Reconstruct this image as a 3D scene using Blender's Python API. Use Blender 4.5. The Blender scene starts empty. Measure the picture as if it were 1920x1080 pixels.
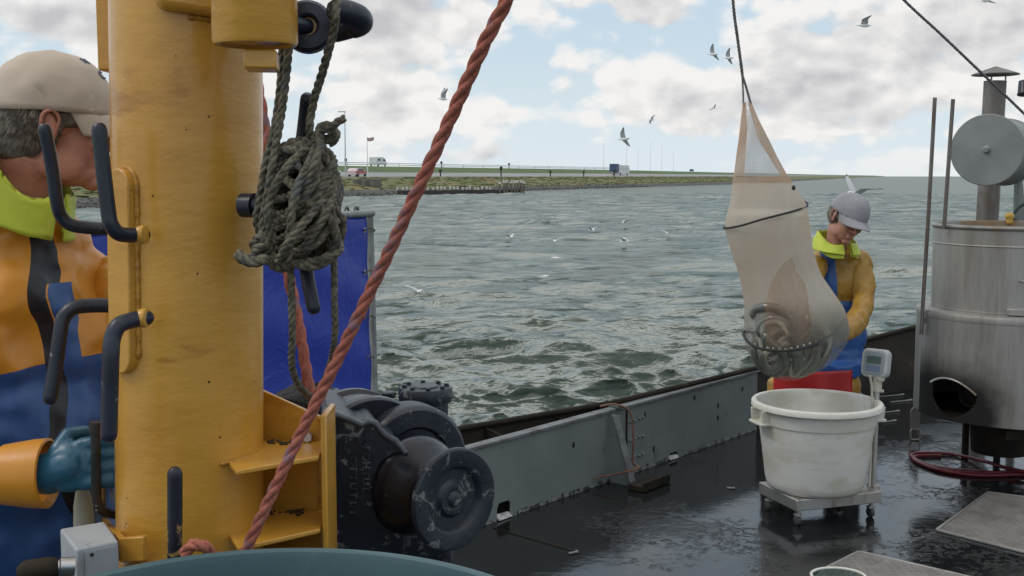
import bpy, bmesh, math, random
import numpy as np
from math import sin, cos, pi, radians as R
from mathutils import Vector, Matrix, Quaternion
random.seed(7); np.random.seed(7)
SC = bpy.context.scene; COL = SC.collection
# ------------------------------------------------------------------ camera, sky, sun, exposure
F = 2120.0; TH = math.atan2(210, F); CAMZ = 1.65; KD = 1.42; CS, SN = cos(TH), sin(TH)
cam_d = bpy.data.cameras.new('camera'); cam = bpy.data.objects.new('camera', cam_d); COL.objects.link(cam)
cam_d.lens = F*36/1920; cam_d.sensor_width = 36.0; cam_d.clip_start = 0.02; cam_d.clip_end = 30000
cam.location = (0, 0, CAMZ); cam.rotation_euler = (pi/2 - TH, 0, 0); SC.camera = cam
SC.view_settings.view_transform = 'Standard'; SC.view_settings.look = 'None'
SC.view_settings.exposure = 0.18; SC.view_settings.gamma = 1.0
SUN_EL, SUN_AZ = R(50), R(-102)          # azimuth measured from +Y towards +X
sun_d = bpy.data.lights.new('sun', 'SUN'); sun = bpy.data.objects.new('sun', sun_d); COL.objects.link(sun)
sun_d.energy = 0.7; sun_d.angle = R(16); sun_d.color = (1, .95, .88)
sdir = Vector((sin(SUN_AZ)*cos(SUN_EL), cos(SUN_AZ)*cos(SUN_EL), sin(SUN_EL)))
sun.rotation_euler = (-sdir).to_track_quat('-Z', 'Y').to_euler(); sun.location = (20, 30, 40)

def at(px, py, Y):
    return atY(px, py, Y*KD)
def atY(px, py, Y):
    u = (px-960)/F; v = (540-py)/F; d = (u, CS+v*SN, -SN+v*CS); t = Y/d[1]
    return Vector((d[0]*t, Y, CAMZ+d[2]*t))
def atz(px, py, z):
    u = (px-960)/F; v = (540-py)/F; d = (u, CS+v*SN, -SN+v*CS); t = (z-CAMZ)/d[2]
    return Vector((d[0]*t, d[1]*t, z))

# ------------------------------------------------------------------ node helpers
class NT:
    def __init__(s, tree): s.t = tree; s.n = tree.nodes; s.l = tree.links
    def node(s, typ, **kw):
        n = s.n.new(typ)
        for k, v in kw.items(): setattr(n, k, v)
        return n
    def set(s, n, k, v):
        if isinstance(v, bpy.types.NodeSocket): s.l.new(v, n.inputs[k])
        elif v is not None: n.inputs[k].default_value = v
    def math(s, op, a, b=None, c=None, clamp=False):
        n = s.node('ShaderNodeMath', operation=op, use_clamp=clamp); s.set(n, 0, a)
        if b is not None: s.set(n, 1, b)
        if c is not None: s.set(n, 2, c)
        return n.outputs[0]
    def mix(s, f, a, b, kind='MIX'):
        n = s.node('ShaderNodeMix', data_type='RGBA', blend_type=kind); s.set(n, 0, f); s.set(n, 6, a); s.set(n, 7, b)
        return n.outputs[2]
    def noise(s, vec, scale, detail=4, rough=.55, dist=0):
        n = s.node('ShaderNodeTexNoise'); s.set(n, 'Vector', vec); s.set(n, 'Scale', scale); s.set(n, 'Detail', detail)
        s.set(n, 'Roughness', rough); s.set(n, 'Distortion', dist); return n.outputs[0]
    def ramp(s, f, lo, hi, a=0.0, b=1.0, smooth=True):
        n = s.node('ShaderNodeMapRange', interpolation_type='SMOOTHSTEP' if smooth else 'LINEAR')
        s.set(n, 0, f); s.set(n, 1, lo); s.set(n, 2, hi); s.set(n, 3, a); s.set(n, 4, b); return n.outputs[0]
    def comb(s, x, y, z):
        n = s.node('ShaderNodeCombineXYZ'); s.set(n, 0, x); s.set(n, 1, y); s.set(n, 2, z); return n.outputs[0]
def c4(c): return (c[0], c[1], c[2], 1.0)
def srgb(r, g, b):
    f = lambda v: ((v/255+.055)/1.055)**2.4 if v > 10 else v/255/12.92
    return (f(r), f(g), f(b))

# ------------------------------------------------------------------ world: Nishita sky with procedural cumulus
W = bpy.data.worlds.new('World'); SC.world = W; W.use_nodes = True; W.cycles.sampling_method = 'MANUAL'; W.cycles.sample_map_resolution = 256
def build_world():
    g = bpy.data.node_groups.new('cloud_density', 'ShaderNodeTree')
    g.interface.new_socket('az', in_out='INPUT', socket_type='NodeSocketFloat')
    g.interface.new_socket('el', in_out='INPUT', socket_type='NodeSocketFloat')
    g.interface.new_socket('d', in_out='OUTPUT', socket_type='NodeSocketFloat')
    N = NT(g); gi = N.node('NodeGroupInput'); go = N.node('NodeGroupOutput')
    el2 = N.math('POWER', N.math('MAXIMUM', N.math('ADD', gi.outputs[1], .03), .001), .85)
    v = N.comb(gi.outputs[0], N.math('MULTIPLY', el2, 1.35), 3.3)
    n1 = N.noise(v, 12.0, 8, .54, .15)
    vo = N.node('ShaderNodeTexVoronoi', feature='F1'); N.set(vo, 'Scale', 24); N.set(vo, 'Detail', 1.0); N.set(vo, 'Roughness', .5); N.l.new(v, vo.inputs['Vector'])
    tot = N.math('ADD', N.math('MULTIPLY', n1, 1.25), N.math('MULTIPLY', N.math('SUBTRACT', .42, vo.outputs['Distance']), .30))
    N.l.new(tot, go.inputs[0])
    N = NT(W.node_tree); N.n.clear()
    tc = N.node('ShaderNodeTexCoord'); nv = N.node('ShaderNodeVectorMath', operation='NORMALIZE'); N.l.new(tc.outputs['Generated'], nv.inputs[0])
    sp = N.node('ShaderNodeSeparateXYZ'); N.l.new(nv.outputs[0], sp.inputs[0])
    az = N.math('ARCTAN2', sp.outputs[0], sp.outputs[1]); el = N.math('ARCSINE', sp.outputs[2])
    # cloud banks and clear gaps: (picture-free) azimuth, elevation, radii, amount
    banks = []
    for px, py, rx, ry, a in [(60, 20, 170, 60, .35), (330, 60, 160, 90, .3), (110, 105, 70, 26, -.25), (700, 20, 190, 95, .42), (840, 60, 110, 70, .34), (745, 205, 70, 45, .30), (650, 140, 90, 60, .25),
            (1000, 150, 60, 75, -.32), (960, 60, 30, 60, -.12), (1180, 15, 190, 50, .34), (1290, 85, 70, 18, -.22), (1055, 180, 34, 34, .26), (1180, 120, 80, 50, .24), (1300, 190, 150, 50, .30), (1430, 110, 60, 70, .30),
            (1560, 110, 90, 100, .30), (1700, 120, 110, 120, .34), (1480, 195, 100, 40, .26), (1080, 245, 150, 22, -.22), (860, 262, 90, 20, -.2), (1390, 250, 160, 22, .2), (1600, 235, 120, 26, .14),
            (1860, 60, 90, 90, .26), (1740, 268, 60, 24, -.16), (970, 215, 36, 11, .25), (1300, 297, 90, 14, .16), (1080, 292, 60, 12, .16), (880, 290, 50, 14, .18), (700, 288, 60, 12, .14), (570, 190, 40, 70, -.24), (1500, 30, 50, 26, -.26), (1560, 12, 30, 40, -.2)]:
        u = (px-960)/F; w = (540-py)/F; d = Vector((u, CS+w*SN, -SN+w*CS)).normalized()
        banks.append((math.atan2(d.x, d.y), math.asin(d.z), rx/F*1.15, ry/F*1.15, a))
    bk = .27
    for a_, e_, ra, re, am in banks:
        dx = N.math('MULTIPLY', N.math('SUBTRACT', az, a_), 1/ra); dy = N.math('MULTIPLY', N.math('SUBTRACT', el, e_), 1/re)
        r2 = N.math('MULTIPLY_ADD', dx, dx, N.math('MULTIPLY', dy, dy)); bk = N.math('MULTIPLY_ADD', N.math('EXPONENT', N.math('MULTIPLY', r2, -1.0)), am*.62, bk)
    def dens(de, da=0.0):
        q = N.node('ShaderNodeGroup'); q.node_tree = g
        N.set(q, 0, N.math('ADD', az, da)); N.set(q, 1, N.math('ADD', el, de)); return N.math('ADD', q.outputs[0], bk)
    d0 = dens(0.0); d1 = dens(.010, -.005); d2 = dens(.030, -.010)
    mask = N.ramp(d0, .76, .95)
    body = N.ramp(d2, .84, 1.20)                     # how much cloud stands above: shaded underside
    rim = N.math('MULTIPLY', N.math('SUBTRACT', d1, d0), 2.4)     # slope towards the light: bright puffs
    sh = N.math('ADD', N.math('ADD', N.math('MULTIPLY', body, .46), N.math('MULTIPLY', N.ramp(d0, .90, 1.35), .34)), rim, clamp=True)
    cloud = N.mix(sh, (8.0, 7.9, 7.75, 1), (4.9, 4.9, 5.1, 1))
    sky = N.node('ShaderNodeTexSky', sky_type='NISHITA'); sky.sun_disc = False; sky.sun_elevation = SUN_EL; sky.sun_rotation = SUN_AZ
    sky.air_density = 1.0; sky.dust_density = 2.0; sky.ozone_density = 1.5
    skyc = N.mix(.72, N.mix(1.0, sky.outputs[0], (.85, .9, 1.0, 1), 'MULTIPLY'), (6.0, 7.3, 8.2, 1))
    hz = N.ramp(el, 0.0, .14, .75, 0.0)
    mask2 = N.math('MULTIPLY', mask, N.ramp(el, -.01, .04, .5, 1.0))
    col = N.mix(mask2, N.mix(hz, skyc, (6.9, 7.6, 8.0, 1)), cloud)
    # a thick overcast lid further up and behind, softly uneven
    up = N.ramp(el, .5, 1.1); nup = N.noise(nv.outputs[0], 3.0, 5)
    lid = N.mix(nup, (6.6, 6.5, 6.4, 1), (12.5, 12.1, 11.6, 1))
    col = N.mix(up, col, lid)
    bg = N.node('ShaderNodeBackground'); N.l.new(col, bg.inputs[0]); bg.inputs[1].default_value = .10
    o = N.node('ShaderNodeOutputWorld'); N.l.new(bg.outputs[0], o.inputs[0])
build_world()

# ------------------------------------------------------------------ materials
def mat(name, col, rough=.5, metal=0, c2=None, vs=4, vlo=.4, vhi=.65, bump=0, bs=40, chip=None, chs=9, ct=.62, cr=.75, spec=.5, coat=0,
        r2=None, rs=6, stretch=None, det=5, dirt=None, ds=3, dt=.6, bdist=.004):
    m = bpy.data.materials.new(name); m.use_nodes = True; N = NT(m.node_tree); b = N.n['Principled BSDF']
    tc = N.node('ShaderNodeTexCoord'); v = tc.outputs['Object']
    if stretch:
        mp = N.node('ShaderNodeMapping'); N.l.new(v, mp.inputs[0]); mp.inputs['Scale'].default_value = stretch; v = mp.outputs[0]
    cc = c4(col)
    if c2: cc = N.mix(N.ramp(N.noise(v, vs, det), vlo, vhi), cc, c4(c2))
    if dirt: cc = N.mix(N.math('MULTIPLY', N.ramp(N.noise(v, ds, 7, .65, .5), dt, dt+.12), .7), cc, c4(dirt))
    rr = rough
    if r2 is not None: rr = N.ramp(N.noise(v, rs, 5, .6), .4, .62, rough, r2)
    me = metal; h = None
    if bump: h = N.math('MULTIPLY', N.noise(v, bs, 5, .6), 1.0)
    if chip:
        f = N.ramp(N.math('ADD', N.math('MULTIPLY', N.noise(v, chs, 9, .72, .4), 1.0), 0.0), ct, ct+.03)
        cc = N.mix(f, cc, c4(chip)); rr = N.math('ADD', N.math('MULTIPLY', f, cr-rough), rr) if not isinstance(rr, float) else N.ramp(f, 0, 1, rough, cr)
        if metal: me = N.ramp(f, 0, 1, metal, 0.0)
        hh = N.math('MULTIPLY', f, -.35); h = hh if h is None else N.math('ADD', h, hh)
    N.set(b, 'Base Color', cc); N.set(b, 'Roughness', rr); N.set(b, 'Metallic', me); N.set(b, 'Specular IOR Level', spec)
    if coat: N.set(b, 'Coat Weight', coat); N.set(b, 'Coat Roughness', .2)
    if h is not None:
        bp = N.node('ShaderNodeBump'); N.set(bp, 'Strength', min(1.0, bump if bump else .4)); N.set(bp, 'Distance', bdist); N.set(bp, 'Height', h); N.l.new(bp.outputs[0], b.inputs['Normal'])
    return m

# ------------------------------------------------------------------ mesh builder
class MB:
    def __init__(s): s.v = []; s.f = []; s.m = []
    def add(s, vs, fs, mi=0):
        o = len(s.v); s.v += [tuple(p) for p in vs]; s.f += [tuple(i+o for i in f) for f in fs]; s.m += [mi]*len(fs); return s
    def box(s, c, size, rot=None, mi=0):
        c = Vector(c); x, y, z = [q/2 for q in size]
        vs = [Vector((a*x, b*y, d*z)) for a in (-1, 1) for b in (-1, 1) for d in (-1, 1)]
        if rot is not None:
            q = rot if isinstance(rot, (Matrix, Quaternion)) else Matrix.Rotation(rot, 3, 'Z')
            vs = [q @ p for p in vs]
        return s.add([p+c for p in vs], [(0, 1, 3, 2), (4, 6, 7, 5), (0, 4, 5, 1), (2, 3, 7, 6), (0, 2, 6, 4), (1, 5, 7, 3)], mi)
    def prism(s, pts, off, mi=0):
        off = Vector(off); n = len(pts); a = [Vector(p) for p in pts]; b = [p+off for p in a]
        fs = [tuple(range(n))[::-1], tuple(range(n, 2*n))] + [(i, (i+1) % n, n+(i+1) % n, n+i) for i in range(n)]
        return s.add(a+b, fs, mi)
    def tube(s, pts, r, seg=10, caps=True, mi=0, dome=False, closed=False):
        P = [Vector(p) for p in pts]; n = len(P); rr = r if isinstance(r, (list, tuple)) else [r]*n
        T = [((P[(i+1) % n]-P[i-1]) if closed else (P[min(i+1, n-1)]-P[max(i-1, 0)])).normalized() for i in range(n)]
        up = Vector((0, 0, 1)) if abs(T[0].z) < .9 else Vector((1, 0, 0)); nrm = T[0].cross(up).normalized(); vs = []
        for i in range(n):
            if i: nrm = (nrm - T[i]*nrm.dot(T[i]))
            nrm.normalize(); bi = T[i].cross(nrm)
            for k in range(seg):
                a = 2*pi*k/seg; vs.append(P[i]+(nrm*cos(a)+bi*sin(a))*rr[i])
        fs = [(i*seg+k, i*seg+(k+1) % seg, (i+1)*seg+(k+1) % seg, (i+1)*seg+k) for i in range(n-1) for k in range(seg)]
        if closed: fs += [((n-1)*seg+k, (n-1)*seg+(k+1) % seg, (k+1) % seg, k) for k in range(seg)]
        elif caps:
            if dome:
                for e, sg in ((0, -1), (n-1, 1)):
                    base = e*seg; prev = [base+k for k in range(seg)]
                    for q in (.5, .86):
                        ring = []
                        for k in range(seg):
                            p = P[e]+(Vector(vs[base+k])-P[e])*math.sqrt(1-q*q)+T[e]*sg*q*rr[e]; vs.append(p); ring.append(len(vs)-1)
                        for k in range(seg):
                            q4 = (prev[k], prev[(k+1) % seg], ring[(k+1) % seg], ring[k]); fs.append(q4 if sg > 0 else q4[::-1])
                        prev = ring
                    fs.append(tuple(prev) if sg > 0 else tuple(prev[::-1]))
            else: fs += [tuple(range(seg))[::-1], tuple((n-1)*seg+k for k in range(seg))]
        return s.add(vs, fs, mi)
    def lathe(s, o, axis, prof, seg=48, mi=0, a0=0, a1=2*pi, xdir=None):
        o = Vector(o); ax = Vector(axis).normalized(); up = Vector(xdir) if xdir else (Vector((0, 0, 1)) if abs(ax.z) < .9 else Vector((1, 0, 0)))
        x = (up-ax*up.dot(ax)).normalized(); y = ax.cross(x); full = abs(a1-a0-2*pi) < 1e-6; m = seg if full else seg+1; vs = []
        for r, h in prof:
            for k in range(m):
                a = a0+(a1-a0)*k/seg; vs.append(o+ax*h+(x*cos(a)+y*sin(a))*max(r, 1e-5))
        fs = [(i*m+k, i*m+(k+1) % m, (i+1)*m+(k+1) % m, (i+1)*m+k) for i in range(len(prof)-1) for k in range(seg)]
        return s.add(vs, fs, mi)
    def ell(s, c, r, rot=None, seg=20, rings=12, mi=0):
        c = Vector(c); vs = []
        for i in range(rings+1):
            t = pi*i/rings
            for k in range(seg):
                a = 2*pi*k/seg; p = Vector((r[0]*sin(t)*cos(a), r[1]*sin(t)*sin(a), r[2]*cos(t)))
                if rot is not None: p = rot @ p
                vs.append(c+p)
        return s.add(vs, [(i*seg+k, (i+1)*seg+k, (i+1)*seg+(k+1) % seg, i*seg+(k+1) % seg) for i in range(rings) for k in range(seg)], mi)
    def grid(s, fn, nu, nv, mi=0, flip=False):
        vs = [fn(i/nu, j/nv) for j in range(nv+1) for i in range(nu+1)]; w = nu+1
        fs = [(j*w+i, j*w+i+1, (j+1)*w+i+1, (j+1)*w+i) for j in range(nv) for i in range(nu)]
        return s.add(vs, [f[::-1] for f in fs] if flip else fs, mi)
def wloc(o):
    l = Vector((0, 0, 0))
    while o is not None: l += o.location; o = o.parent
    return l
def tag(o, label=None, cat=None, group=None, kind=None):
    if label: o['label'] = label
    if cat: o['category'] = cat
    if group: o['group'] = group
    if kind: o['kind'] = kind
    return o
def empty(name, loc, label, cat, group=None):
    o = bpy.data.objects.new(name, None); o.location = loc; o.empty_display_size = .1; COL.objects.link(o); return tag(o, label, cat, group)
def build(name, mb, mt, parent=None, smooth=35, bevel=0, origin=None, merge=True, bseg=2):
    org = wloc(parent) if parent else Vector(origin) if origin is not None else None
    if org is None:
        a = np.array(mb.v); org = Vector(((a[:, 0].min()+a[:, 0].max())/2, (a[:, 1].min()+a[:, 1].max())/2, a[:, 2].min()))
    me = bpy.data.meshes.new(name); me.from_pydata([tuple(Vector(p)-org) for p in mb.v], [], mb.f)
    for q in (mt if isinstance(mt, (list, tuple)) else [mt]): me.materials.append(q)
    if len(me.materials) > 1: me.polygons.foreach_set('material_index', mb.m)
    me.validate()
    if merge:
        bm = bmesh.new(); bm.from_mesh(me); bmesh.ops.remove_doubles(bm, verts=bm.verts, dist=2e-5); bmesh.ops.recalc_face_normals(bm, faces=bm.faces); bm.to_mesh(me); bm.free()
    o = bpy.data.objects.new(name, me); COL.objects.link(o)
    if parent: o.parent = parent
    else: o.location = org
    if smooth: me.shade_smooth(); me.set_sharp_from_angle(angle=R(smooth))
    else: me.shade_flat()
    if bevel:
        md = o.modifiers.new('bevel', 'BEVEL'); md.width = bevel; md.segments = bseg; md.limit_method = 'ANGLE'; md.angle_limit = R(40); md.harden_normals = False
    return o
def blob(name, mb, mt, parent=None, voxel=.004, sm=6, disp=0, dscale=.1, origin=None, sub=0):
    o = build(name, mb, mt, parent, smooth=180, origin=origin, merge=False)
    md = o.modifiers.new('remesh', 'REMESH'); md.mode = 'VOXEL'; md.voxel_size = voxel; md.use_smooth_shade = True
    md = o.modifiers.new('smooth', 'SMOOTH'); md.factor = .6; md.iterations = sm
    if disp:
        t = bpy.data.textures.new(name+'_folds', 'CLOUDS'); t.noise_scale = dscale; t.noise_depth = 2
        md = o.modifiers.new('folds', 'DISPLACE'); md.texture = t; md.strength = disp; md.mid_level = .5; md.texture_coords = 'LOCAL'
    return o
def spline(pts, n=8, closed=False):
    P = [Vector(p) for p in pts]; out = []; m = len(P)
    for i in range(m if closed else m-1):
        g = (lambda k: P[k % m]) if closed else (lambda k: P[max(0, min(m-1, k))])
        a, b, c, d = g(i-1), g(i), g(i+1), g(i+2)
        for k in range(n):
            t = k/n; out.append(.5*((2*b)+(c-a)*t+(2*a-5*b+4*c-d)*t*t+(-a+3*b-3*c+d)*t**3))
    if not closed: out.append(P[-1])
    return out
def resample(P, step):
    out = [P[0]]; acc = 0
    for i in range(len(P)-1):
        a, b = P[i], P[i+1]; L = (b-a).length
        while L > 0 and acc+L >= step:
            t = (step-acc)/L; a = a.lerp(b, t); out.append(a.copy()); L = (b-a).length; acc = 0
        acc += L
    out.append(P[-1]); return out
def rope(mb, pts, r, pitch=None, seg=6, n=10, closed=False, mi=0, step=None, curve=True, lay=.5):
    pitch = pitch or r*7; P = spline(pts, n, closed) if curve else [Vector(p) for p in pts]
    P = resample(P, step or pitch/9); m = len(P)
    T = [(P[min(i+1, m-1)]-P[max(i-1, 0)]).normalized() for i in range(m)]
    up = Vector((0, 0, 1)) if abs(T[0].z) < .9 else Vector((1, 0, 0)); nrm = T[0].cross(up).normalized(); S = [[], [], []]; L = 0
    for i in range(m):
        if i: L += (P[i]-P[i-1]).length; nrm = nrm-T[i]*nrm.dot(T[i])
        nrm.normalize(); bi = T[i].cross(nrm)
        for k in range(3):
            a = 2*pi*(k/3+L/pitch); S[k].append(P[i]+(nrm*cos(a)+bi*sin(a))*r*lay)
    for k in range(3): mb.tube(S[k], r*(1.06-lay), seg, mi=mi)
    return mb
# ================================================================== SETTING: water
WZ = -1.2
def build_water():
    rng = np.random.RandomState(3)
    # fine fan of cells round the boat, spacing grows with distance; coarse behind
    rows = []; r = 1.0
    while r < 9000:
        rows.append(r); r += min(.45, max(.03, .00026*r*r)) if r < 190 else r*.035 if r < 600 else r*.12
    azs = list(np.linspace(-pi, -R(30), 60)[:-1]) + list(np.linspace(-R(30), R(30), 800)) + list(np.linspace(R(30), pi, 60)[1:])
    rr = np.array(rows); aa = np.array(azs); RR, AA = np.meshgrid(rr, aa, indexing='ij')
    X = RR*np.sin(AA); Y = RR*np.cos(AA); Z = np.zeros_like(X); DX = np.zeros_like(X); DY = np.zeros_like(X)
    cell = np.gradient(rr)[:, None]*np.ones_like(X)
    wd = R(-104)                    # the waves run towards the camera and a little left
    for i in range(100):
        lam = .16*(1.036**i)*rng.uniform(.9, 1.1); k = 2*pi/lam; th = wd+rng.normal(0, .40)
        a = .0118*lam**.75*(1 if lam < .9 else (.9/lam)**.42); ph = rng.uniform(0, 2*pi)
        arg = k*(X*cos(th)+Y*sin(th))+ph; fade = np.clip(lam/(cell*2.4)-.7, 0, 1)
        Z += a*fade*np.cos(arg); DX -= a*fade*cos(th)*np.sin(arg)*.8; DY -= a*fade*sin(th)*np.sin(arg)*.8
    env = 1+.35*np.sin(X*.13+1.2+.4*np.sin(Y*.07))*np.sin(Y*.11+.6)
    Z *= env; V = np.stack([X+DX*1.15, Y+DY*1.15, Z+WZ], -1).reshape(-1, 3); nr, na = X.shape
    idx = np.arange(nr*na).reshape(nr, na)
    q = np.stack([idx[:-1, :-1], idx[:-1, 1:], idx[1:, 1:], idx[1:, :-1]], -1).reshape(-1, 4)[:, ::-1]
    me = bpy.data.meshes.new('water'); me.vertices.add(len(V)); me.vertices.foreach_set('co', V.ravel().astype(np.float32))
    me.loops.add(q.size); me.loops.foreach_set('vertex_index', q.ravel().astype(np.int32)); me.polygons.add(len(q))
    me.polygons.foreach_set('loop_start', np.arange(0, q.size, 4, dtype=np.int32)); me.polygons.foreach_set('use_smooth', np.ones(len(q), bool)); me.update(calc_edges=True)
    m = bpy.data.materials.new('sea_water'); m.use_nodes = True; N = NT(m.node_tree); b = N.n['Principled BSDF']
    tc = N.node('ShaderNodeTexCoord'); v = tc.outputs['Object']
    mp = N.node('ShaderNodeMapping'); N.l.new(v, mp.inputs[0]); mp.inputs['Scale'].default_value = (.55, 1.25, 1); mp.inputs['Rotation'].default_value = (0, 0, R(14)); v2 = mp.outputs[0]
    n1 = N.noise(v2, 3.2, 6, .62, .3); n2 = N.noise(v2, .35, 6, .65, .4); n3 = N.noise(v2, 11, 3, .6, .2)
    h = N.math('ADD', N.math('ADD', N.math('MULTIPLY', n1, .055), N.math('MULTIPLY', n2, .30)), N.math('MULTIPLY', n3, .012))
    bp = N.node('ShaderNodeBump'); N.set(bp, 'Strength', .75); N.set(bp, 'Distance', 1.0); N.set(bp, 'Height', h)
    def vm(op, a, b_):
        n = N.node('ShaderNodeVectorMath', operation=op); N.set(n, 0, a); N.set(n, 1, b_); return n.outputs[0]
    nz = N.node('ShaderNodeTexNoise'); N.set(nz, 'Vector', v2); N.set(nz, 'Scale', 3.4); N.set(nz, 'Detail', 5); N.set(nz, 'Roughness', .75)
    pert = vm('MULTIPLY', vm('SUBTRACT', nz.outputs['Color'], (.5, .5, .5)), (1.0, 1.6, 0))
    nz2 = N.node('ShaderNodeTexNoise'); N.set(nz2, 'Vector', v2); N.set(nz2, 'Scale', .42); N.set(nz2, 'Detail', 6); N.set(nz2, 'Roughness', .7)
    pert = vm('ADD', pert, vm('MULTIPLY', vm('SUBTRACT', nz2.outputs['Color'], (.5, .5, .5)), (1.5, 3.0, 0)))
    N.l.new(vm('NORMALIZE', vm('ADD', bp.outputs[0], pert), (0, 0, 0)), b.inputs['Normal'])
    geo = N.node('ShaderNodeNewGeometry'); sp = N.node('ShaderNodeSeparateXYZ'); N.l.new(geo.outputs['Position'], sp.inputs[0])
    foam = N.math('MULTIPLY', N.ramp(sp.outputs[2], WZ+.17, WZ+.30), N.ramp(N.noise(v2, 1.4, 8, .7, .6), .56, .66))
    cc = N.mix(N.ramp(N.noise(v2, .09, 4), .35, .65), (.050, .070, .056, 1), (.066, .088, .072, 1))
    nsock = b.inputs['Normal'].links[0].from_socket; df = N.node('ShaderNodeBsdfDiffuse'); N.set(df, 'Color', N.mix(N.math('MULTIPLY', foam, .3), cc, (.6, .64, .62, 1))); N.l.new(nsock, df.inputs['Normal'])
    gl = N.node('ShaderNodeBsdfGlossy'); N.set(gl, 'Roughness', .13); gl.inputs['Color'].default_value = (.80, .83, .80, 1); N.l.new(nsock, gl.inputs['Normal']); fr = N.node('ShaderNodeFresnel'); fr.inputs['IOR'].default_value = 1.33; N.l.new(nsock, fr.inputs['Normal'])
    # wind-roughened water never turns into a full mirror at grazing angles: wavelets hide each other
    fac = N.math('DIVIDE', fr.outputs[0], N.math('MULTIPLY_ADD', fr.outputs[0], 1.35, 1.0))
    mx = N.node('ShaderNodeMixShader'); N.l.new(fac, mx.inputs[0]); N.l.new(df.outputs[0], mx.inputs[1]); N.l.new(gl.outputs[0], mx.inputs[2]); N.l.new(mx.outputs[0], N.n['Material Output'].inputs[0])
    me.materials.append(m); o = bpy.data.objects.new('water', me); COL.objects.link(o); tag(o, kind='structure')
build_water()

# ------------------------------------------------------------------ the dike across the water
grass_m = mat('dike_grass', (.14, .145, .055), .9, c2=(.09, .12, .035), vs=.12, bump=.6, bs=1.5, dirt=(.20, .15, .075), ds=.09, dt=.5, bdist=.2)
grass_g = mat('crest_grass', (.07, .115, .035), .9, c2=(.085, .13, .045), vs=.1, bump=.5, bs=1.5, bdist=.1)
rock_m = mat('basalt_rock', (.095, .092, .083), .9, c2=(.06, .06, .055), vs=1.2, vlo=.35, vhi=.6, bump=.8, bs=3, bdist=.1)
pave_m = mat('road_paving', (.30, .30, .30), .9, c2=(.24, .24, .245), vs=.05)
asph_m = mat('road_asphalt', (.16, .155, .15), .9, c2=(.21, .20, .19), vs=.06)
spline_px = lambda P, n: [(q.x, q.y) for q in spline([(a_, b_, 0) for a_, b_ in P], n)]
sh_px = [(150, 392), (420, 379), (600, 372), (800, 364.5), (980, 358), (1200, 351), (1400, 345), (1520, 338), (1600, 333.2), (1660, 330.9)]
SH = [Vector((-75, -60, 0)), Vector((-56, 10, 0))]+[atz(a, b, WZ) for a, b in spline_px(sh_px, 12)]
for p in SH: p.z = 0
SHP = resample(SH, 6)
def shore(i, off, z):
    T = (SHP[min(i+2, len(SHP)-1)]-SHP[max(i-2, 0)]).normalized(); n = Vector((-T.y, T.x, 0)); return SHP[i]+n*off+Vector((0, 0, z))
keep = [i for i in range(len(SHP)) if i < 90 or i % 12 == 0]
PROF = [(-3, -2.2), (0, -1.25), (1.6, -.9), (3.2, -.5), (4.5, -.42), (9, .45), (15, 1.42), (16, 1.45), (22, 1.62), (42, 2.45), (44, 2.6), (51, 3.9), (57, 4.05), (66, 3.2), (90, -1.4)]
def strip(name, j0, j1, mt, kind='structure', jit=0):
    mb = MB(); pr = PROF[j0:j1+1]; w = len(pr); vs = []
    for i in keep:
        for o_, z in pr:
            jj = jit*random.uniform(-1, 1) if i < 200 else 0
            vs.append(shore(i, o_+jj, z+jj*.12))
    fs = [(a*w+b, a*w+b+1, (a+1)*w+b+1, (a+1)*w+b) for a in range(len(keep)-1) for b in range(w-1)]
    mb.add(vs, fs); return tag(build(name, mb, mt, smooth=180, origin=(0, 0, 0)), kind=kind)
strip('shore_bank', 0, 4, rock_m, jit=.25); strip('dike_slope', 4, 7, grass_m); strip('parking_road', 7, 8, asph_m); strip('dike_road', 8, 9, pave_m); strip('dike_hill', 9, 14, grass_g)
def on_dike(px, off, z):
    best = None
    for i in range(3, len(SHP)-3):
        p = shore(i, off, z)
        if p.y < 20: continue
        e = abs(960+F*p.x/(p.y*CS-(z-CAMZ)*SN)-px)
        if best is None or e < best[0]: best = (e, i, p)
    i = best[1]; T = (SHP[i+2]-SHP[i-2]).normalized(); return best[2], math.atan2(T.y, T.x)
mb = MB()
for i in range(4, 75):
    for q in range(46):
        t = random.random(); off = random.uniform(-.5, 4.3); z = -1.25+max(0, off)*.19
        p = shore(i, off, z).lerp(shore(i+1, off, z), t)
        if p.y > 300 or p.y < 20: continue
        s = random.uniform(.12, .34); rot = Matrix.Rotation(random.random()*6, 3, Vector((random.random(), random.random(), 1)).normalized())
        mb.box(p, (s*1.3, s, s*.8), rot)
tag(build('rubble', mb, rock_m, smooth=0, origin=(0, 0, 0)), kind='stuff')
mb = MB()
for i in range(4, 90):
    for q in range(30):
        off = random.uniform(5, 15); z = -.3+(off-5)*.175; p = shore(i, off, z).lerp(shore(i+1, off, z), random.random()); s = random.uniform(.3, 1.0)
        mb.ell(p, (s, s*.8, s*.12), seg=6, rings=4)
tag(build('bank_tussocks', mb, grass_m, smooth=180, origin=(0, 0, 0)), kind='stuff')
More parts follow.
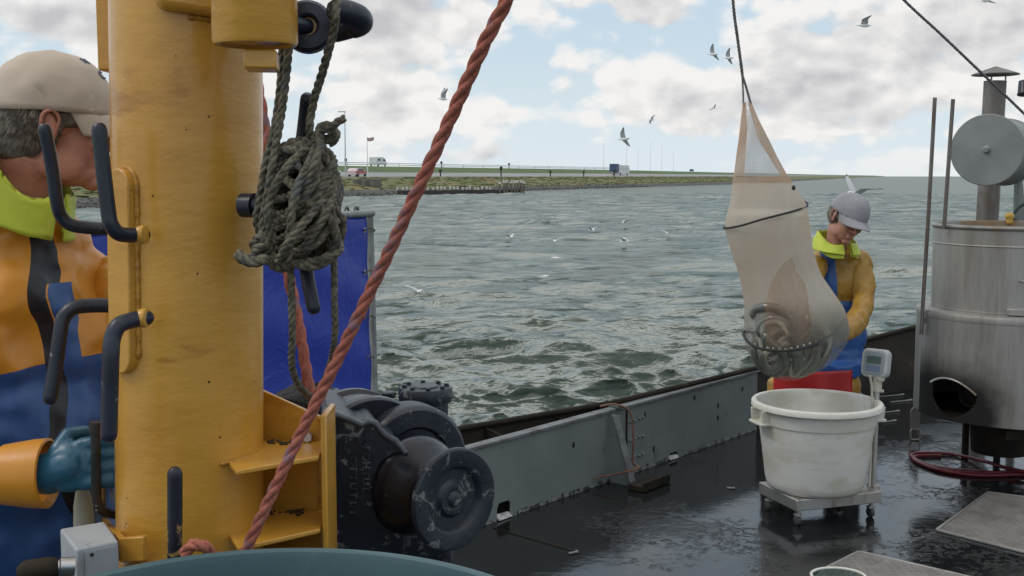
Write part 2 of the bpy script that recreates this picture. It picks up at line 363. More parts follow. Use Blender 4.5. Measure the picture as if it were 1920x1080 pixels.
# guard rail along the crest
white_m = mat('white_paint', (.72, .73, .73), .5, c2=(.6, .6, .6), vs=3)
white_far = mat('galvanised_rail', (.55, .57, .58), .5)
dark_m = mat('dark_timber', (.035, .032, .028), .85, c2=(.07, .06, .05), vs=8)
rail = empty('guard_rail', shore(30, 53, 3.95), 'long pale guard rail running along the top of the green dike', 'railing')
b, c = MB(), MB()
pts = [shore(i, 52.5, 3.9) for i in keep[4:90]]
up = Vector((0, 0, 1))
for p in pts[::2]: a = MB(); a.box(p+up*.45, (.14, .14, .9)); build('post', a, white_far, rail, smooth=0)
for mbx, zz in ((b, .85), (c, .45)): mbx.tube([p+up*zz for p in pts], .09, 4)
build('top_rail', b, white_far, rail); build('lower_rail', c, white_far, rail)

# vehicles, lamp, flag, signs on the dike
tyre_m = mat('rubber', (.02, .02, .02), .8); glass_d = mat('dark_glass', (.03, .04, .05), .1); chrome_m = mat('bare_metal', (.5, .5, .5), .35, 1)
def wheels(root, L, Wd, r, xs):
    for x in xs:
        for s in (-1, 1):
            w = MB(); w.lathe(root.location+RZ(root)@Vector((x, s*Wd/2, r)), RZ(root)@Vector((0, s, 0)), [(0, -.12), (r*.9, -.12), (r, -.08), (r, .06), (r*.9, .1), (r*.6, .1), (0, .08)], 18)
            build('wheel', w, tyre_m, root)
ROTZ = {}
def RZ(root): return Matrix.Rotation(ROTZ[root.name], 3, 'Z')
def side_body(root, prof, Wd, mt, name='body', bev=.06):
    mb = MB(); q = RZ(root); mb.prism([root.location+q@Vector((x, -Wd/2, z)) for x, z in prof], q@Vector((0, Wd, 0))); return build(name, mb, mt, root, bevel=bev)
def side_panel(root, name, prof, Wd, mt):
    q = RZ(root)
    for s in (-1, 1):
        mb = MB(); mb.prism([root.location+q@Vector((x, s*Wd/2, z)) for x, z in prof], q@Vector((0, s*.03, 0))); build(name, mb, mt, root, smooth=0)
p, az_ = on_dike(700, 55, 4.02)
v = empty('camper_van', p, 'white camper van parked on the dike crest behind the flagpole', 'van'); ROTZ[v.name] = az_
side_body(v, [(-2.5, .35), (2.5, .35), (2.55, .85), (2.2, 1.15), (1.7, 1.75), (1.0, 2.2), (-2.5, 2.2)], 2.1, white_m)
side_panel(v, 'window', [(-1.9, 1.3), (-.7, 1.3), (-.7, 1.8), (-1.9, 1.8)], 2.12, glass_d); side_panel(v, 'window', [(.7, 1.2), (2.05, 1.2), (1.6, 1.75), (.7, 1.75)], 2.12, glass_d); wheels(v, 5, 2, .32, (-1.6, 1.6))
p, az_ = on_dike(672, 19, 1.55)
red_m = mat('red_cloth', (.5, .09, .08), .7); pale_m = mat('pale_cloth', (.62, .5, .5), .7)
v = empty('parked_car', p, 'red and white car parked on the road below the camper', 'car'); ROTZ[v.name] = az_
side_body(v, [(-2.1, .3), (2.1, .3), (2.15, .75), (1.2, .95), (.5, 1.45), (-1.3, 1.45), (-2.1, 1.0)], 1.7, pale_m)
side_panel(v, 'window', [(-1.2, .98), (.95, .98), (.42, 1.36), (-1.15, 1.36)], 1.71, glass_d); side_panel(v, 'stripe', [(-2, .6), (2.05, .6), (2.05, .9), (-2, .9)], 1.71, red_m); wheels(v, 4, 1.6, .3, (-1.3, 1.3))
p, az_ = on_dike(632, 24, 1.7)
v = empty('parked_car', p, 'white car parked beside the tall lamp post on the dike', 'car'); ROTZ[v.name] = az_
side_body(v, [(-2.1, .3), (2.1, .3), (2.15, .75), (1.2, .95), (.5, 1.45), (-1.3, 1.45), (-2.1, 1.0)], 1.7, white_m)
side_panel(v, 'window', [(-1.2, .98), (.95, .98), (.42, 1.36), (-1.15, 1.36)], 1.71, glass_d); wheels(v, 4, 1.6, .3, (-1.3, 1.3))
p, az_ = on_dike(1165, 30, 2.0)
blue_d = mat('blue_paint', (.05, .08, .16), .4)
v = empty('coach', p, 'white coach with dark blue end on the dike road', 'coach'); ROTZ[v.name] = az_
side_body(v, [(-4.6, .4), (5.5, .4), (5.6, 1.4), (5.2, 3.1), (-4.6, 3.2)], 2.5, white_m); side_body(v, [(-7.0, 1.0), (-4.62, 1.0), (-4.62, 3.5), (-7.0, 3.5)], 2.5, blue_d, 'cab')
side_panel(v, 'window', [(-4, 1.7), (4.8, 1.7), (4.6, 2.4), (-4, 2.4)], 2.52, white_far); wheels(v, 10, 2.3, .5, (-3.4, 3.6))
p, az_ = on_dike(1297, 54, 4.0)
v = empty('parked_car', p, 'small dark car far off on the dike crest right of the coach', 'car'); ROTZ[v.name] = az_
side_body(v, [(-2.1, .3), (2.1, .3), (2.15, .75), (1.2, .95), (.5, 1.45), (-1.3, 1.45), (-2.1, 1.0)], 1.7, blue_d); wheels(v, 4, 1.6, .3, (-1.3, 1.3))
pole_m = mat('lamp_post_metal', (.45, .47, .48), .5)
p, _ = on_dike(640, 18, 1.5); H = (330-213)/F*p.y*1.02
l = empty('street_lamp', p, 'tall thin grey lamp post standing left of the flagpole', 'lamp post')
a = MB(); a.tube([p, p+up*(H+.1)], [.13, .06], 8); build('pole', a, pole_m, l); a = MB(); a.box(p+Vector((-.5, 0, H+.1)), (1.3, .3, .15)); build('lamp_head', a, pole_m, l, bevel=.03)
p, _ = on_dike(690, 17, 1.5); H = (330-256)/F*p.y
l = empty('flagpole', p, 'white flagpole flying a small red and white flag', 'flagpole')
a = MB(); a.tube([p, p+up*(2.2)], .13, 8); a.tube([p+up*2.2, p+up*H], [.07, .04], 8); build('pole', a, white_m, l)
a = MB(); a.grid(lambda u, w: p+Vector((u*1.15, .10*sin(u*9), H-.05-w*.6-.12*sin(u*4))), 10, 4); fl = build('flag', a, [mat('flag_cloth', (.45, .35, .36), .8, c2=(.35, .05, .05), vs=1.2, vlo=.48, vhi=.52)], l, smooth=180)
fl.modifiers.new('thick', 'SOLIDIFY').thickness = .02
G = 'small dark marker posts along the dike road'
for px, off, h, lb in [(820, 20, 1.5, 'dark marker post on the dike road, just right of the red rope'), (937, 17, 2.3, 'dark marker post above the tall timber piles'), (1025, 17, 1.5, 'short dark marker post between the timber piles and the coach'),
                   (1095, 17, 1.5, 'dark marker post on the dike road left of the coach'), (1152, 17, 1.9, 'dark marker post standing directly below the blue end of the coach'), (962, 53, 1.6, 'dark marker on the crest above the timber piles'), (823, 53, 1.6, 'dark marker on the crest right of the red rope'), (651, 53, 1.7, 'grey marker on the crest left of the camper van')]:
    p, _ = on_dike(px, off, 1.5 if off < 30 else 3.95); k = empty('marker_post', p, lb, 'post', G)
    a = MB(); a.box(p+up*h/2, (.28, .28, h)); build('post', a, dark_m, k, bevel=.03); a = MB(); a.box(p+up*(h*.8), (.62, .3, h*.35)); build('plate', a, dark_m, k, bevel=.03)
for px, h in [(1133, 17), (1173, 24), (1197, 14), (1219, 22), (1240, 20), (1262, 18)]:
    p, _ = on_dike(px, 62, 3.5); H = 11 if h < 20 else 14
    a = MB(); a.tube([p, p+up*H], [.08, .05], 6); a.box(p+Vector((.4, 0, H)), (1.0, .2, .08)); tag(build('street_lamp', a, white_m), 'thin pale lamp post far behind the coach on the dike', 'lamp post', 'faint lamp posts beyond the dike crest')
conc_m = mat('weathered_concrete', (.16, .15, .13), .9, c2=(.08, .08, .07), vs=1.5, bump=.4, bs=8)
p, az_ = on_dike(700, 7.5, -.3); q = Matrix.Rotation(az_, 3, 'Z')
a = MB(); a.prism([p+q@Vector(c_) for c_ in [(-1.5, -1.4, 0), (1.5, -1.4, 0), (1.5, -1.4, 1.5), (-1.5, -1.4, 1.5)]], q@Vector((0, 3.4, 0)))
tag(build('concrete_block', a, conc_m, bevel=.08), 'weathered concrete block set in the grass bank below the flagpole', 'concrete block')
# timber groyne: wall + short posts + tall piles
g0, g1 = atz(745, 366, WZ), atz(978, 362.5, WZ); gd = (g1-g0)
pile_top = mat('bleached_timber', (.62, .60, .55), .85, c2=(.42, .40, .36), vs=5)
a = MB(); nrm = Vector((-gd.y, gd.x, 0)).normalized()
for i in range(60):
    p = g0+gd*(i+.5)/60; hh = .62+.10*random.random(); a.box(p+Vector((0, 0, hh/2-.3)), (gd.length/60*.96, .35, hh+.6), math.atan2(gd.y, gd.x))
tag(build('timber_groyne', a, dark_m, smooth=0), 'low dark timber groyne wall reaching out into the water', 'groyne')
pile_dk = mat('grey_brown_timber', (.17, .15, .13), .85, c2=(.10, .09, .08), vs=4)
def pile(t, h, lb, gname, r=.22):
    p = g0+gd*t+nrm*random.uniform(-.2, .2)+nrm*(.55 if r < .17 else -.4); p.z = WZ-.5; k = empty('timber_pile', p, lb, 'pile', gname)
    a = MB(); a.tube([p, p+up*(h+.5-.45)], [r, r*.95], 10); build('shaft', a, pile_top if r < .17 else pile_dk, k); a = MB(); a.tube([p+up*(h+.05), p+up*(h+.5)], [r*1.15, r*.95], 10); build('cap', a, pile_top, k)
for i in range(23): pile(.02+i*.76/23, random.uniform(1.05, 1.35), 'short pale-topped timber post along the low groyne wall', 'short posts along the groyne', .16)
for i, t in enumerate([.80, .83, .862, .89, .922, .95, .975, 1.0]): pile(t, random.uniform(2.0, 2.25), 'tall timber pile with white cap at the outer end of the groyne', 'tall piles ending the groyne', .19)

# ================================================================== BOAT: deck and bulwark
IN = [Vector((-3.2, -5, 0)), Vector((-2.5, -1, 0)), Vector((-1.75, 1.9, 0)), Vector((-.75, 4.19, 0)), atz(910, 985, 0), atz(1426, 803, 0)]
OUT = [Vector((-3.6, -5, .5)), Vector((-2.9, -1, .46)), Vector((-2.05, 2.1, .44)), Vector((-.98, 4.45, .42)), atz(856, 805, .41), atz(1145, 756, .41), atz(1414, 691, .41), atz(1610, 640, .44), atz(1725, 610, .49), atz(1920, 569, .56), Vector((9, 14.5, .8))]
deck_m = bpy.data.materials.new('wet_deck'); deck_m.use_nodes = True
def f():
    N = NT(deck_m.node_tree); b = N.n['Principled BSDF']; tc = N.node('ShaderNodeTexCoord'); v = tc.outputs['Object']
    dry = N.ramp(N.noise(v, 1.1, 7, .62, .4), .53, .62); fine = N.noise(v, 34, 4, .6, .3); mid = N.noise(v, 9, 4, .6)
    cc = N.mix(N.noise(v, 4, 6, .6), (.006, .007, .008, 1), (.018, .019, .020, 1)); cc = N.mix(N.math('MULTIPLY', N.ramp(N.noise(v, 55, 3, .7), .70, .74), .16), cc, (.2, .19, .17, 1))
    N.set(b, 'Base Color', cc); N.set(b, 'Roughness', N.math('ADD', N.math('MULTIPLY', dry, .10), .10)); N.set(b, 'Specular IOR Level', .5)
    rg = N.ramp(N.noise(v, 1.1, 5, .6), .50, .60); drop = N.math('MULTIPLY', N.ramp(N.noise(v, 22, 5, .7, .8), .50, .62), rg)
    h = N.math('ADD', N.math('ADD', N.math('MULTIPLY', fine, N.math('ADD', .12, dry)), N.math('MULTIPLY', mid, .5)), N.math('MULTIPLY', drop, .5)); bp = N.node('ShaderNodeBump'); N.set(bp, 'Strength', .5); N.set(bp, 'Distance', .005); N.set(bp, 'Height', h); N.l.new(bp.outputs[0], b.inputs['Normal'])
f()
mb = MB(); edge = [Vector((p.x, p.y, 0)) for p in OUT]
poly = edge+[Vector((9, -5.5, 0)), Vector((-3.6, -5.5, 0))]; mb.add(poly, [tuple(range(len(poly)))])
dk = tag(build('deck_floor', mb, deck_m, smooth=0, origin=(0, 0, 0)), kind='structure')
grey_m = mat('grey_green_paint', (.185, .21, .205), .5, c2=(.155, .18, .175), vs=2.5, chip=(.06, .055, .05), chs=9, ct=.655, bump=.25, bs=14, dirt=(.05, .04, .03), ds=5, dt=.62)
greyd_m = mat('worn_rail_paint', (.17, .185, .19), .5, c2=(.1, .1, .1), vs=9, chip=(.06, .05, .045), chs=12, ct=.6, bump=.3, bs=30)
rusty_m = mat('black_rusty_steel', (.016, .014, .011), .75, c2=(.030, .023, .015), vs=4, chip=(.08, .05, .03), chs=9, ct=.63, bump=.3, bs=40, spec=.2)
lip_m = mat('chipped_lip', (.45, .46, .45), .6, c2=(.2, .2, .2), vs=30)
bw = empty('bulwark', (IN[4].x, IN[4].y, 0), 'grey steel bulwark along the side of the wet deck', 'bulwark')
A, Bq = IN[4], IN[5]; e = (Bq-A).normalized(); Lm = (Bq-A).length; nn = Vector((e.y, -e.x, 0))   # nn points inboard
def onp(s, z, out=0): return A+e*s+Vector((0, 0, z))+nn*out
HB = .38
def wall_s(px, py=None):                     # run along the plate for a pixel column, near the deck
    best = min(range(0, 1000), key=lambda k: abs(960+F*(A.x+e.x*k*Lm/1000)/((A.y+e.y*k*Lm/1000)*CS+(CAMZ-.02)*SN)-px)); return best*Lm/1000
s1, s2 = wall_s(945), wall_s(1262)
def notch(s, w, h): return [(s-w, 0), (s-w, h*.7), (s-w*.7, h), (s+w*.7, h), (s+w, h*.75), (s+w, 0)]
prof = [(-.02, 0)]+notch(s1, .052, .085)+notch(s2, .05, .04)+[(Lm, 0), (Lm, HB), (-.02, HB)]
prof = [(-.9, 0)]+prof[1:-1]+[(-.9, HB)]
# left end follows the earlier hull course, so the straight plate starts a little before A
mb = MB(); mb.prism([onp(s, z) for s, z in prof], nn*-.008); build('inner_plate', mb, grey_m, bw, smooth=0)
mb = MB(); mb.prism([onp(-.9, HB), onp(Lm, HB), onp(Lm, HB+.018), onp(-.9, HB+.018)], nn*.012); mb.prism([onp(-.9, HB+.002, -.045), onp(Lm, HB+.002, -.045), onp(Lm, HB+.018, -.045), onp(-.9, HB+.018, -.045)], nn*.045)
build('rail_bar', mb, greyd_m, bw, bevel=.004)
mb = MB()
for i in range(len(OUT)-1):
    a, b = OUT[i], OUT[i+1]; mb.grid(lambda u, w, a=a, b=b: a.lerp(b, u)*1.0+Vector((0, 0, -w*(1.9 if 0 else 2.1))), 6, 4)
hull = build('outer_plate', mb, rusty_m, bw, smooth=60); sm_ = hull.modifiers.new('thick', 'SOLIDIFY'); sm_.thickness = .012
mb = MB(); mb.tube(OUT, .016, 8); build('rim_bar', mb, rusty_m, bw)
for t in (.12, .3, .47, .64, .8):       # frames in the gap between the two plates
    s = t*Lm-.1; p = onp(s, HB-.02, -.012); q_ = min((OUT[4].lerp(OUT[6], k/60) for k in range(61)), key=lambda x: (Vector((x.x, x.y, 0))-Vector((p.x, p.y, 0))).length)
    mb = MB(); mb.prism([p, q_+Vector((0, 0, -.01)), q_+Vector((0, 0, -.3)), p+Vector((0, 0, -.3))], e*.01); build('frame_rib', mb, rusty_m, bw, smooth=0)
for s, w in ((s1, .05), (s2, .048)):
    mb = MB(); mb.prism([onp(s-w, .004, .004), onp(s+w, .004, .004), onp(s+w, .022, -.02), onp(s-w, .028, -.02)], nn*.012); build('port_lip', mb, lip_m, bw, bevel=.002)
# ragged paint line on the lower seam
mb = MB(); sg = [k*.035 for k in range(-24, int(Lm/.035))]; hs = [random.uniform(.010, .026) for _ in sg]
cut = lambda s: any(abs(s-q) < .075 for q in (s1, s2))
mb.grid(lambda u, w: onp(sg[int(round(u*(len(sg)-1)))], (.002+w*hs[int(round(u*(len(sg)-1)))])*(0 if cut(sg[int(round(u*(len(sg)-1)))]) else 1), .003+.004*(1-w)), len(sg)-1, 1)
build('weld_seam', mb, mat('seam_paint', (.16, .17, .17), .6, c2=(.03, .03, .03), vs=22, vlo=.45, vhi=.55, chip=(.45, .45, .43), chs=30, ct=.62), bw, bevel=.004)
# riveted patch
sr0, sr1 = wall_s(1172), wall_s(1243)
mb = MB(); mb.prism([onp(sr0, .03), onp(sr0+.012, .03), onp(sr0+.012, HB-.01), onp(sr0, HB-.01)], nn*.006); build('patch_edge', mb, rusty_m, bw, smooth=0)
for r_ in range(3):
    for c_ in range(4): mb = MB(); mb.ell(onp(sr0+.045+c_*.042, .09+r_*.105+random.uniform(-.004, .004), .002), (.010, .010, .010), seg=10, rings=6); build('rivet', mb, grey_m, bw)
for sx, z in ((wall_s(1075), .26), (wall_s(1345), .16), (wall_s(1345), .24), (wall_s(1225), .10), (wall_s(1300), .33), (wall_s(1390), .3), (wall_s(1208), .31)):
    mb = MB(); mb.prism([onp(sx+.010*cos(k)*random.uniform(.6, 1.2), z+.018*sin(k)*random.uniform(.6, 1.3), .001) for k in np.linspace(0, 2*pi, 9)[:-1]], nn*.0015); build('paint_chip', mb, rusty_m, bw, smooth=0)
# brace standing inboard of the plate
sb = wall_s(1140); mb = MB(); mb.prism([onp(sb, HB-.005, .0), onp(sb, HB-.005, .035), onp(sb+.01, 0, .15), onp(sb+.01, 0, .0)], e*.012); build('brace', mb, grey_m, bw, smooth=0)
mb = MB(); mb.prism([onp(sb-.006, HB-.01, .03), onp(sb-.002, 0, .145), onp(sb+.036, 0, .155), onp(sb+.026, HB-.01, .045)], nn*.010); build('brace_flange', mb, greyd_m, bw, bevel=.002)
mb = MB(); mb.prism([onp(sb+.08, HB+.02, -.12), onp(sb+.12, HB+.02, -.12), onp(sb+.09, HB+.02, .04), onp(sb+.05, HB+.02, .04)], (0, 0, .012)); build('cross_strap', mb, greyd_m, bw, bevel=.002)
rope_b = mat('brown_rope', (.16, .085, .055), .9, c2=(.2, .13, .1), vs=30)
mb = MB(); rope(mb, [onp(sb-.02, HB+.035, -.04), onp(sb+.03, HB+.045, .02), onp(sb+.10, HB, .07), onp(sb+.115, HB*.65, .085), onp(sb+.09, HB*.3, .10), onp(sb+.05, .10, .165), onp(sb-.02, .09, .15), onp(sb-.07, .06, .05), onp(sb-.14, .05, .01)], .0065, pitch=.04)
tag(build('tie_rope', mb, rope_b, smooth=60), 'short brown rope looped over the bulwark rail and round its brace', 'rope')
mb = MB(); p = atz(1216, 912, 0); q = Matrix.Rotation(math.atan2(e.y, e.x), 3, 'Z'); mb.box(p+Vector((0, 0, .018)), (.26, .09, .03), q); mb.box(p+q@Vector((0, -.05, .028)), (.26, .012, .05), q)
tag(build('deck_channel', mb, rusty_m, bevel=.004), 'dark steel channel lying on the deck beside the bulwark brace', 'steel channel')
for k, (px, py, ln, an, lb) in enumerate([(1075, 1036, .05, .5, 'small pale fish scrap on the dark deck below the bulwark'), (1370, 915, .04, -.3, 'pale scrap lying on the deck left of the white tub'), (1668, 742, .26, .35, 'long pale strip lying at the foot of the dark bulwark, farthest strip'),
             (1690, 752, .2, .38, 'pale strip on the deck beside the boiler'), (1672, 772, .14, .4, 'short pale strip on the deck right of the scale pole'), (1668, 790, .12, .45, 'short wide pale strip on the deck just behind the scale pole')]):
    p = atz(px, py, .006); mb = MB(); q = Matrix.Rotation(an, 3, 'Z'); mb.box(p, (ln, .014, .008), q); mb.box(p+q@Vector((ln*.4, .006, .002)), (ln*.3, .012, .008), q@Matrix.Rotation(.2, 3, 'Z')); tag(build('deck_scrap', mb, mat('pale_scrap', (.17, .17, .165), .5), bevel=.003), lb, 'scrap')

# low welded seams of the deck plating
dw = empty('deck_seam', atz(1005, 1015, 0), 'thin raised weld seam on the wet deck beside the winch', 'weld seam')
for P_ in ([(925, 990), (1000, 1012), (1085, 1036)], ):
    mb = MB(); mb.tube([atz(x, y, .001) for x, y in P_], .004, 6); build('seam', mb, rusty_m, dw)
# ================================================================== MAST with belaying horns, bracket and collar
yel = mat('yellow_mast_paint', (.62, .32, .045), .36, c2=(.55, .265, .032), vs=2.2, bump=.8, bs=8, chip=(.10, .045, .015), chs=16, ct=.675, coat=.45, spec=.45, dirt=(.40, .17, .02), ds=4, dt=.56, bdist=.0045, stretch=(1, 1, 2.2))
navy = mat('chipped_navy_paint', (.012, .016, .030), .36, c2=(.02, .026, .044), vs=12, bump=.3, bs=60, chip=(.22, .23, .23), chs=26, ct=.625, bdist=.002)
navy_y = mat('navy_over_yellow_paint', (.009, .011, .02), .4, c2=(.014, .018, .03), vs=12, bump=.3, bs=60, chip=(.36, .22, .06), chs=15, ct=.60, bdist=.002)
MY = 1.30; m0 = at(350, 0, MY); m1 = at(358, 1000, MY); md_ = (m1-m0)/(m1.z-m0.z)     # axis per metre of z
def mz(z): return m0+md_*(z-m0.z)
MR = .119
def mat_pt(z, deg, r=MR):           # point on the mast surface, deg measured from the front (-Y) towards +X
    return mz(z)+Vector((sin(R(deg)), -cos(R(deg)), 0))*r
mast = empty('mast', mz(0), 'thick yellow painted steel mast with dark horns, left of the coiled rope', 'mast')
mb = MB(); mb.tube([mz(0), mz(.7), mz(1.4), mz(2.1), mz(3.4)], MR, 96); build('column', mb, yel, mast)
# upper gooseneck: welded pad, round housing, small block
mb = MB(); c = mat_pt(1.95, 28, MR-.012)
prof = [(-.075, 1.915), (-.068, 1.897), (.01, 1.888), (.085, 1.897), (.09, 1.95), (.09, 2.7), (-.062, 2.7), (-.062, 1.96)]
dn = Vector((sin(R(20)), -cos(R(20)), 0)); dx = Vector((cos(R(20)), sin(R(20)), 0))
base_c = mz(1.9); base_c.z = 0
mb.prism([base_c+dn*(MR-.05)+dx*(x+.02)+Vector((0, 0, z)) for x, z in prof], dn*.075); build('gooseneck_pad', mb, yel, mast, bevel=.012, bseg=3)
cc_ = at(479, 85, 1.13); mb = MB(); mb.lathe(Vector((cc_.x, cc_.y, 0)), (0, 0, 1), [(0, cc_.z+.004), (.048, cc_.z+.004), (.052, cc_.z), (.0565, cc_.z), (.059, cc_.z+.005), (.059, 2.8), (0, 2.8)], 48); build('gooseneck_housing', mb, yel, mast)
mb = MB(); p = at(485, 112, 1.12); mb.box(p+Vector((0, .02, 0)), (.045, .07, .026), R(8)); build('stop_block', mb, yel, mast, bevel=.003)
mb = MB(); p = at(199, 135, 1.36); mb.box(p+Vector((.012, 0, .35)), (.035, .05, .70), 0); build('back_flange', mb, yel, mast, bevel=.004)
# stadium shaped doubler plate carrying the front horns
def stadium(zc, hl, hw, deg, r0, th, nm):
    mb = MB(); c = mat_pt(zc, deg, r0); n_ = Vector((sin(R(deg)), -cos(R(deg)), 0)); t_ = Vector((cos(R(deg)), sin(R(deg)), 0)); pts = []
    for k in range(13): a = pi*k/12; pts.append((hw*cos(a), hl-hw+hw*sin(a)))
    for k in range(13): a = pi+pi*k/12; pts.append((hw*cos(a), -hl+hw+hw*sin(a)))
    mb.prism([c+t_*x+Vector((md_.x*z, md_.y*z, z)) for x, z in pts], n_*th); build(nm, mb, yel, mast, bevel=.003, bseg=3)
ztop, zbot = at(275, 315, 1.2).z, at(275, 710, 1.2).z
stadium((ztop+zbot)/2, (ztop-zbot)/2, .029, -38, MR-.012, .024, 'doubler_plate')
stadium((ztop+zbot)/2-.01, (ztop-zbot)/2, .029, -118, MR-.012, .024, 'doubler_plate')
def horn(pts, r, nm='belaying_horn', m=None):
    P = spline([at(*p) for p in pts], 7); mb = MB(); mb.tube(P, r, 16, dome=True); return build(nm, mb, m or navy, mast)
horn([(268, 440, 1.20), (240, 441, 1.185), (221, 437, 1.175), (208, 420, 1.17), (203, 395, 1.17), (194, 320, 1.17), (186, 243, 1.17)], .0112)
horn([(215, 430, 1.30), (165, 427, 1.29), (132, 421, 1.28), (115, 405, 1.275), (107, 380, 1.27), (97, 310, 1.265), (84, 243, 1.26)], .0105)
horn([(273, 596, 1.19), (245, 601, 1.18), (222, 611, 1.17), (211, 634, 1.165), (208, 665, 1.16), (206, 740, 1.16), (204, 815, 1.16)], .0125)
horn([(220, 573, 1.30), (170, 573, 1.29), (138, 578, 1.28), (119, 596, 1.275), (113, 625, 1.27), (104, 690, 1.265), (94, 746, 1.26)], .0118)
for px, py, Y in ((271, 440, 1.195), (274, 596, 1.187)):
    mb = MB(); p = at(px, py, Y); mb.lathe(p, (1, -.2, .02), [(.0, -.010), (.013, -.010), (.015, -.004), (.0135, .002), (.0, .006)], 20); build('weld_collar', mb, yel, mast)
horn([(328, 888, 1.13), (328, 960, 1.13), (328, 1040, 1.13), (330, 1120, 1.14)], .0108, 'belaying_pin', navy_y)
# lower left bracket of flat bar
mb = MB(); c = [(470/2, 0)]; P = [at(196, 972, 1.36), at(229, 1008, 1.20), at(272, 1005, 1.19)]
for i in range(2): 
    a, b = P[i], P[i+1]; w = (b-a).cross(up).normalized()*.005; mb.prism([a-w, b-w, b+w, a+w], (0, 0, -.038))
build('flat_bar_bracket', mb, yel, mast, bevel=.0015)
# winch bracket on the right of the mast
BY = 1.34; BR = BY*KD
mb = MB(); mb.prism([at(470, 722, BY+.03), at(470, 1100, BY+.03), at(602, 1100, BY), at(602, 782, BY)], (0, .010, 0)); build('bracket_web', mb, yel, mast, bevel=.002)
mb = MB(); a = at(600, 778, BY-.07); b = at(601, 1110, BY-.07); mb.prism([a, a+Vector((.010, 0, 0)), Vector((a.x+.010, a.y, b.z)), Vector((a.x, a.y, b.z))], (0, .095, 0)); build('bracket_flange', mb, yel, mast, bevel=.003)
sh_z = at(520, 866, BY-.08).z
mb = MB(); pl = [at(443, 866, 1.20), at(597, 866, BY-.075)]; pl = [Vector((p.x, p.y, sh_z)) for p in pl]; pl += [Vector((pl[1].x, BR, sh_z)), Vector((mz(sh_z).x+MR*.8, BR, sh_z)), Vector((mz(sh_z).x+MR*.70, mz(sh_z).y-MR*.70, sh_z))]
mb.prism(pl, (0, 0, .008)); build('bracket_shelf', mb, yel, mast, bevel=.002)
z2 = at(520, 1003, BY-.08).z; mb = MB(); mb.prism([Vector((p.x, p.y, z2)) for p in pl], (0, 0, .008)); build('bracket_shelf', mb, yel, mast, bevel=.002)
mb = MB(); p = at(578, 818, BY-.004); mb.lathe(p, (0, -1, 0), [(0, .012), (.008, .012), (.009, .010), (.009, 0)], 6); build('bolt', mb, chrome_m, mast)
# head of the belaying cleat on the mast's right side, with its two horns
mb = MB(); mb.tube([at(455, 385, 1.24), at(478, 385, 1.235)], .019, 18); mb.tube([at(474, 385, 1.235), at(520, 388, 1.235)], .012, 14); build('cleat_stub', mb, navy, mast)
pin = empty('belaying_pin', at(575, 350, 1.215), 'navy belaying pin through the middle of the grey rope coil', 'belaying pin')
mb = MB(); mb.tube(spline([at(576, 186, 1.205), at(570, 240, 1.215), at(560, 330, 1.22), at(566, 430, 1.22), at(577, 520, 1.205), at(588, 577, 1.195)], 8), .0105, 16, dome=True); build('shaft', mb, navy_y, pin)
mb = MB(); mb.tube([at(500, 388, 1.235), at(562, 385, 1.222)], .011, 12); build('arm', mb, navy, pin)
# fairlead disc and horn at the top
fl_ = empty('fairlead', at(575, 50, 1.22), 'dark round fairlead with a thick curved horn at the top of the mast', 'fairlead')
mb = MB(); c = at(577, 50, 1.205); ax = Vector((.12, -1, .08)).normalized()
mb.lathe(c, ax, [(.013, -.018), (.034, -.018), (.0385, -.012), (.0385, .006), (.034, .012), (.018, .014), (.0145, .012), (.013, .004), (.013, -.018)], 48); build('disc', mb, navy, fl_)
mb = MB(); mb.tube([c-ax*.01, c+ax*.004], .0128, 24); build('hub', mb, yel, fl_)
mb = MB(); mb.tube(spline([at(603, 62, 1.215), at(625, 60, 1.21), at(655, 52, 1.20), at(676, 44, 1.19), at(674, 33, 1.175), at(655, 24, 1.165), at(634, 20, 1.16)], 7), [.014]*8+[.016]*8+[.0175]*27, 20, dome=True); build('horn', mb, navy, fl_)
mb = MB(); mb.tube([c, Vector((cc_.x+.02, cc_.y+.05, c.z))], .012, 12); build('bracket_pin', mb, navy, fl_)

# ------------------------------------------------------------------ ropes
def rope_mat(name, c1, c2, c3):
    m = bpy.data.materials.new(name); m.use_nodes = True; N = NT(m.node_tree); b = N.n['Principled BSDF']; v = N.node('ShaderNodeTexCoord').outputs['Object']
    cc = N.mix(N.ramp(N.noise(v, 90, 4, .7), .4, .6), c4(c1), c4(c2)); cc = N.mix(N.math('MULTIPLY', N.ramp(N.noise(v, 28, 4, .6), .56, .66), .6), cc, c4(c3))
    N.set(b, 'Base Color', cc); N.set(b, 'Roughness', .85); bp = N.node('ShaderNodeBump'); N.set(bp, 'Strength', .7); N.set(bp, 'Distance', .0015); N.set(bp, 'Height', N.noise(v, 420, 3, .7)); N.l.new(bp.outputs[0], b.inputs['Normal']); return m
grey_r = rope_mat('grey_rope_fibre', (.19, .165, .115), (.075, .068, .05), (.10, .115, .13)); red_r = rope_mat('red_rope_fibre', (.47, .155, .105), (.33, .10, .07), (.21, .18, .24))
dark_r = rope_mat('dark_rope_fibre', (.04, .04, .038), (.015, .015, .015), (.07, .07, .07))
RR = .0066
coil = empty('coiled_rope', at(560, 380, 1.2), 'grey green rope coiled in a big tangle round the navy belaying pin', 'rope')
def rp(nm, px, r=RR, parent=coil, m=grey_r, pitch=.043, closed=False):
    mb = MB(); rope(mb, [at(*p) for p in px], r, pitch=pitch, closed=closed); return build(nm, mb, m, parent, smooth=60)
rp('fall_rope', [(547, -40, 1.19), (541, 90, 1.19), (532, 180, 1.185), (521, 250, 1.175), (508, 330, 1.165), (495, 400, 1.165), (492, 450, 1.17), (487, 480, 1.18)])
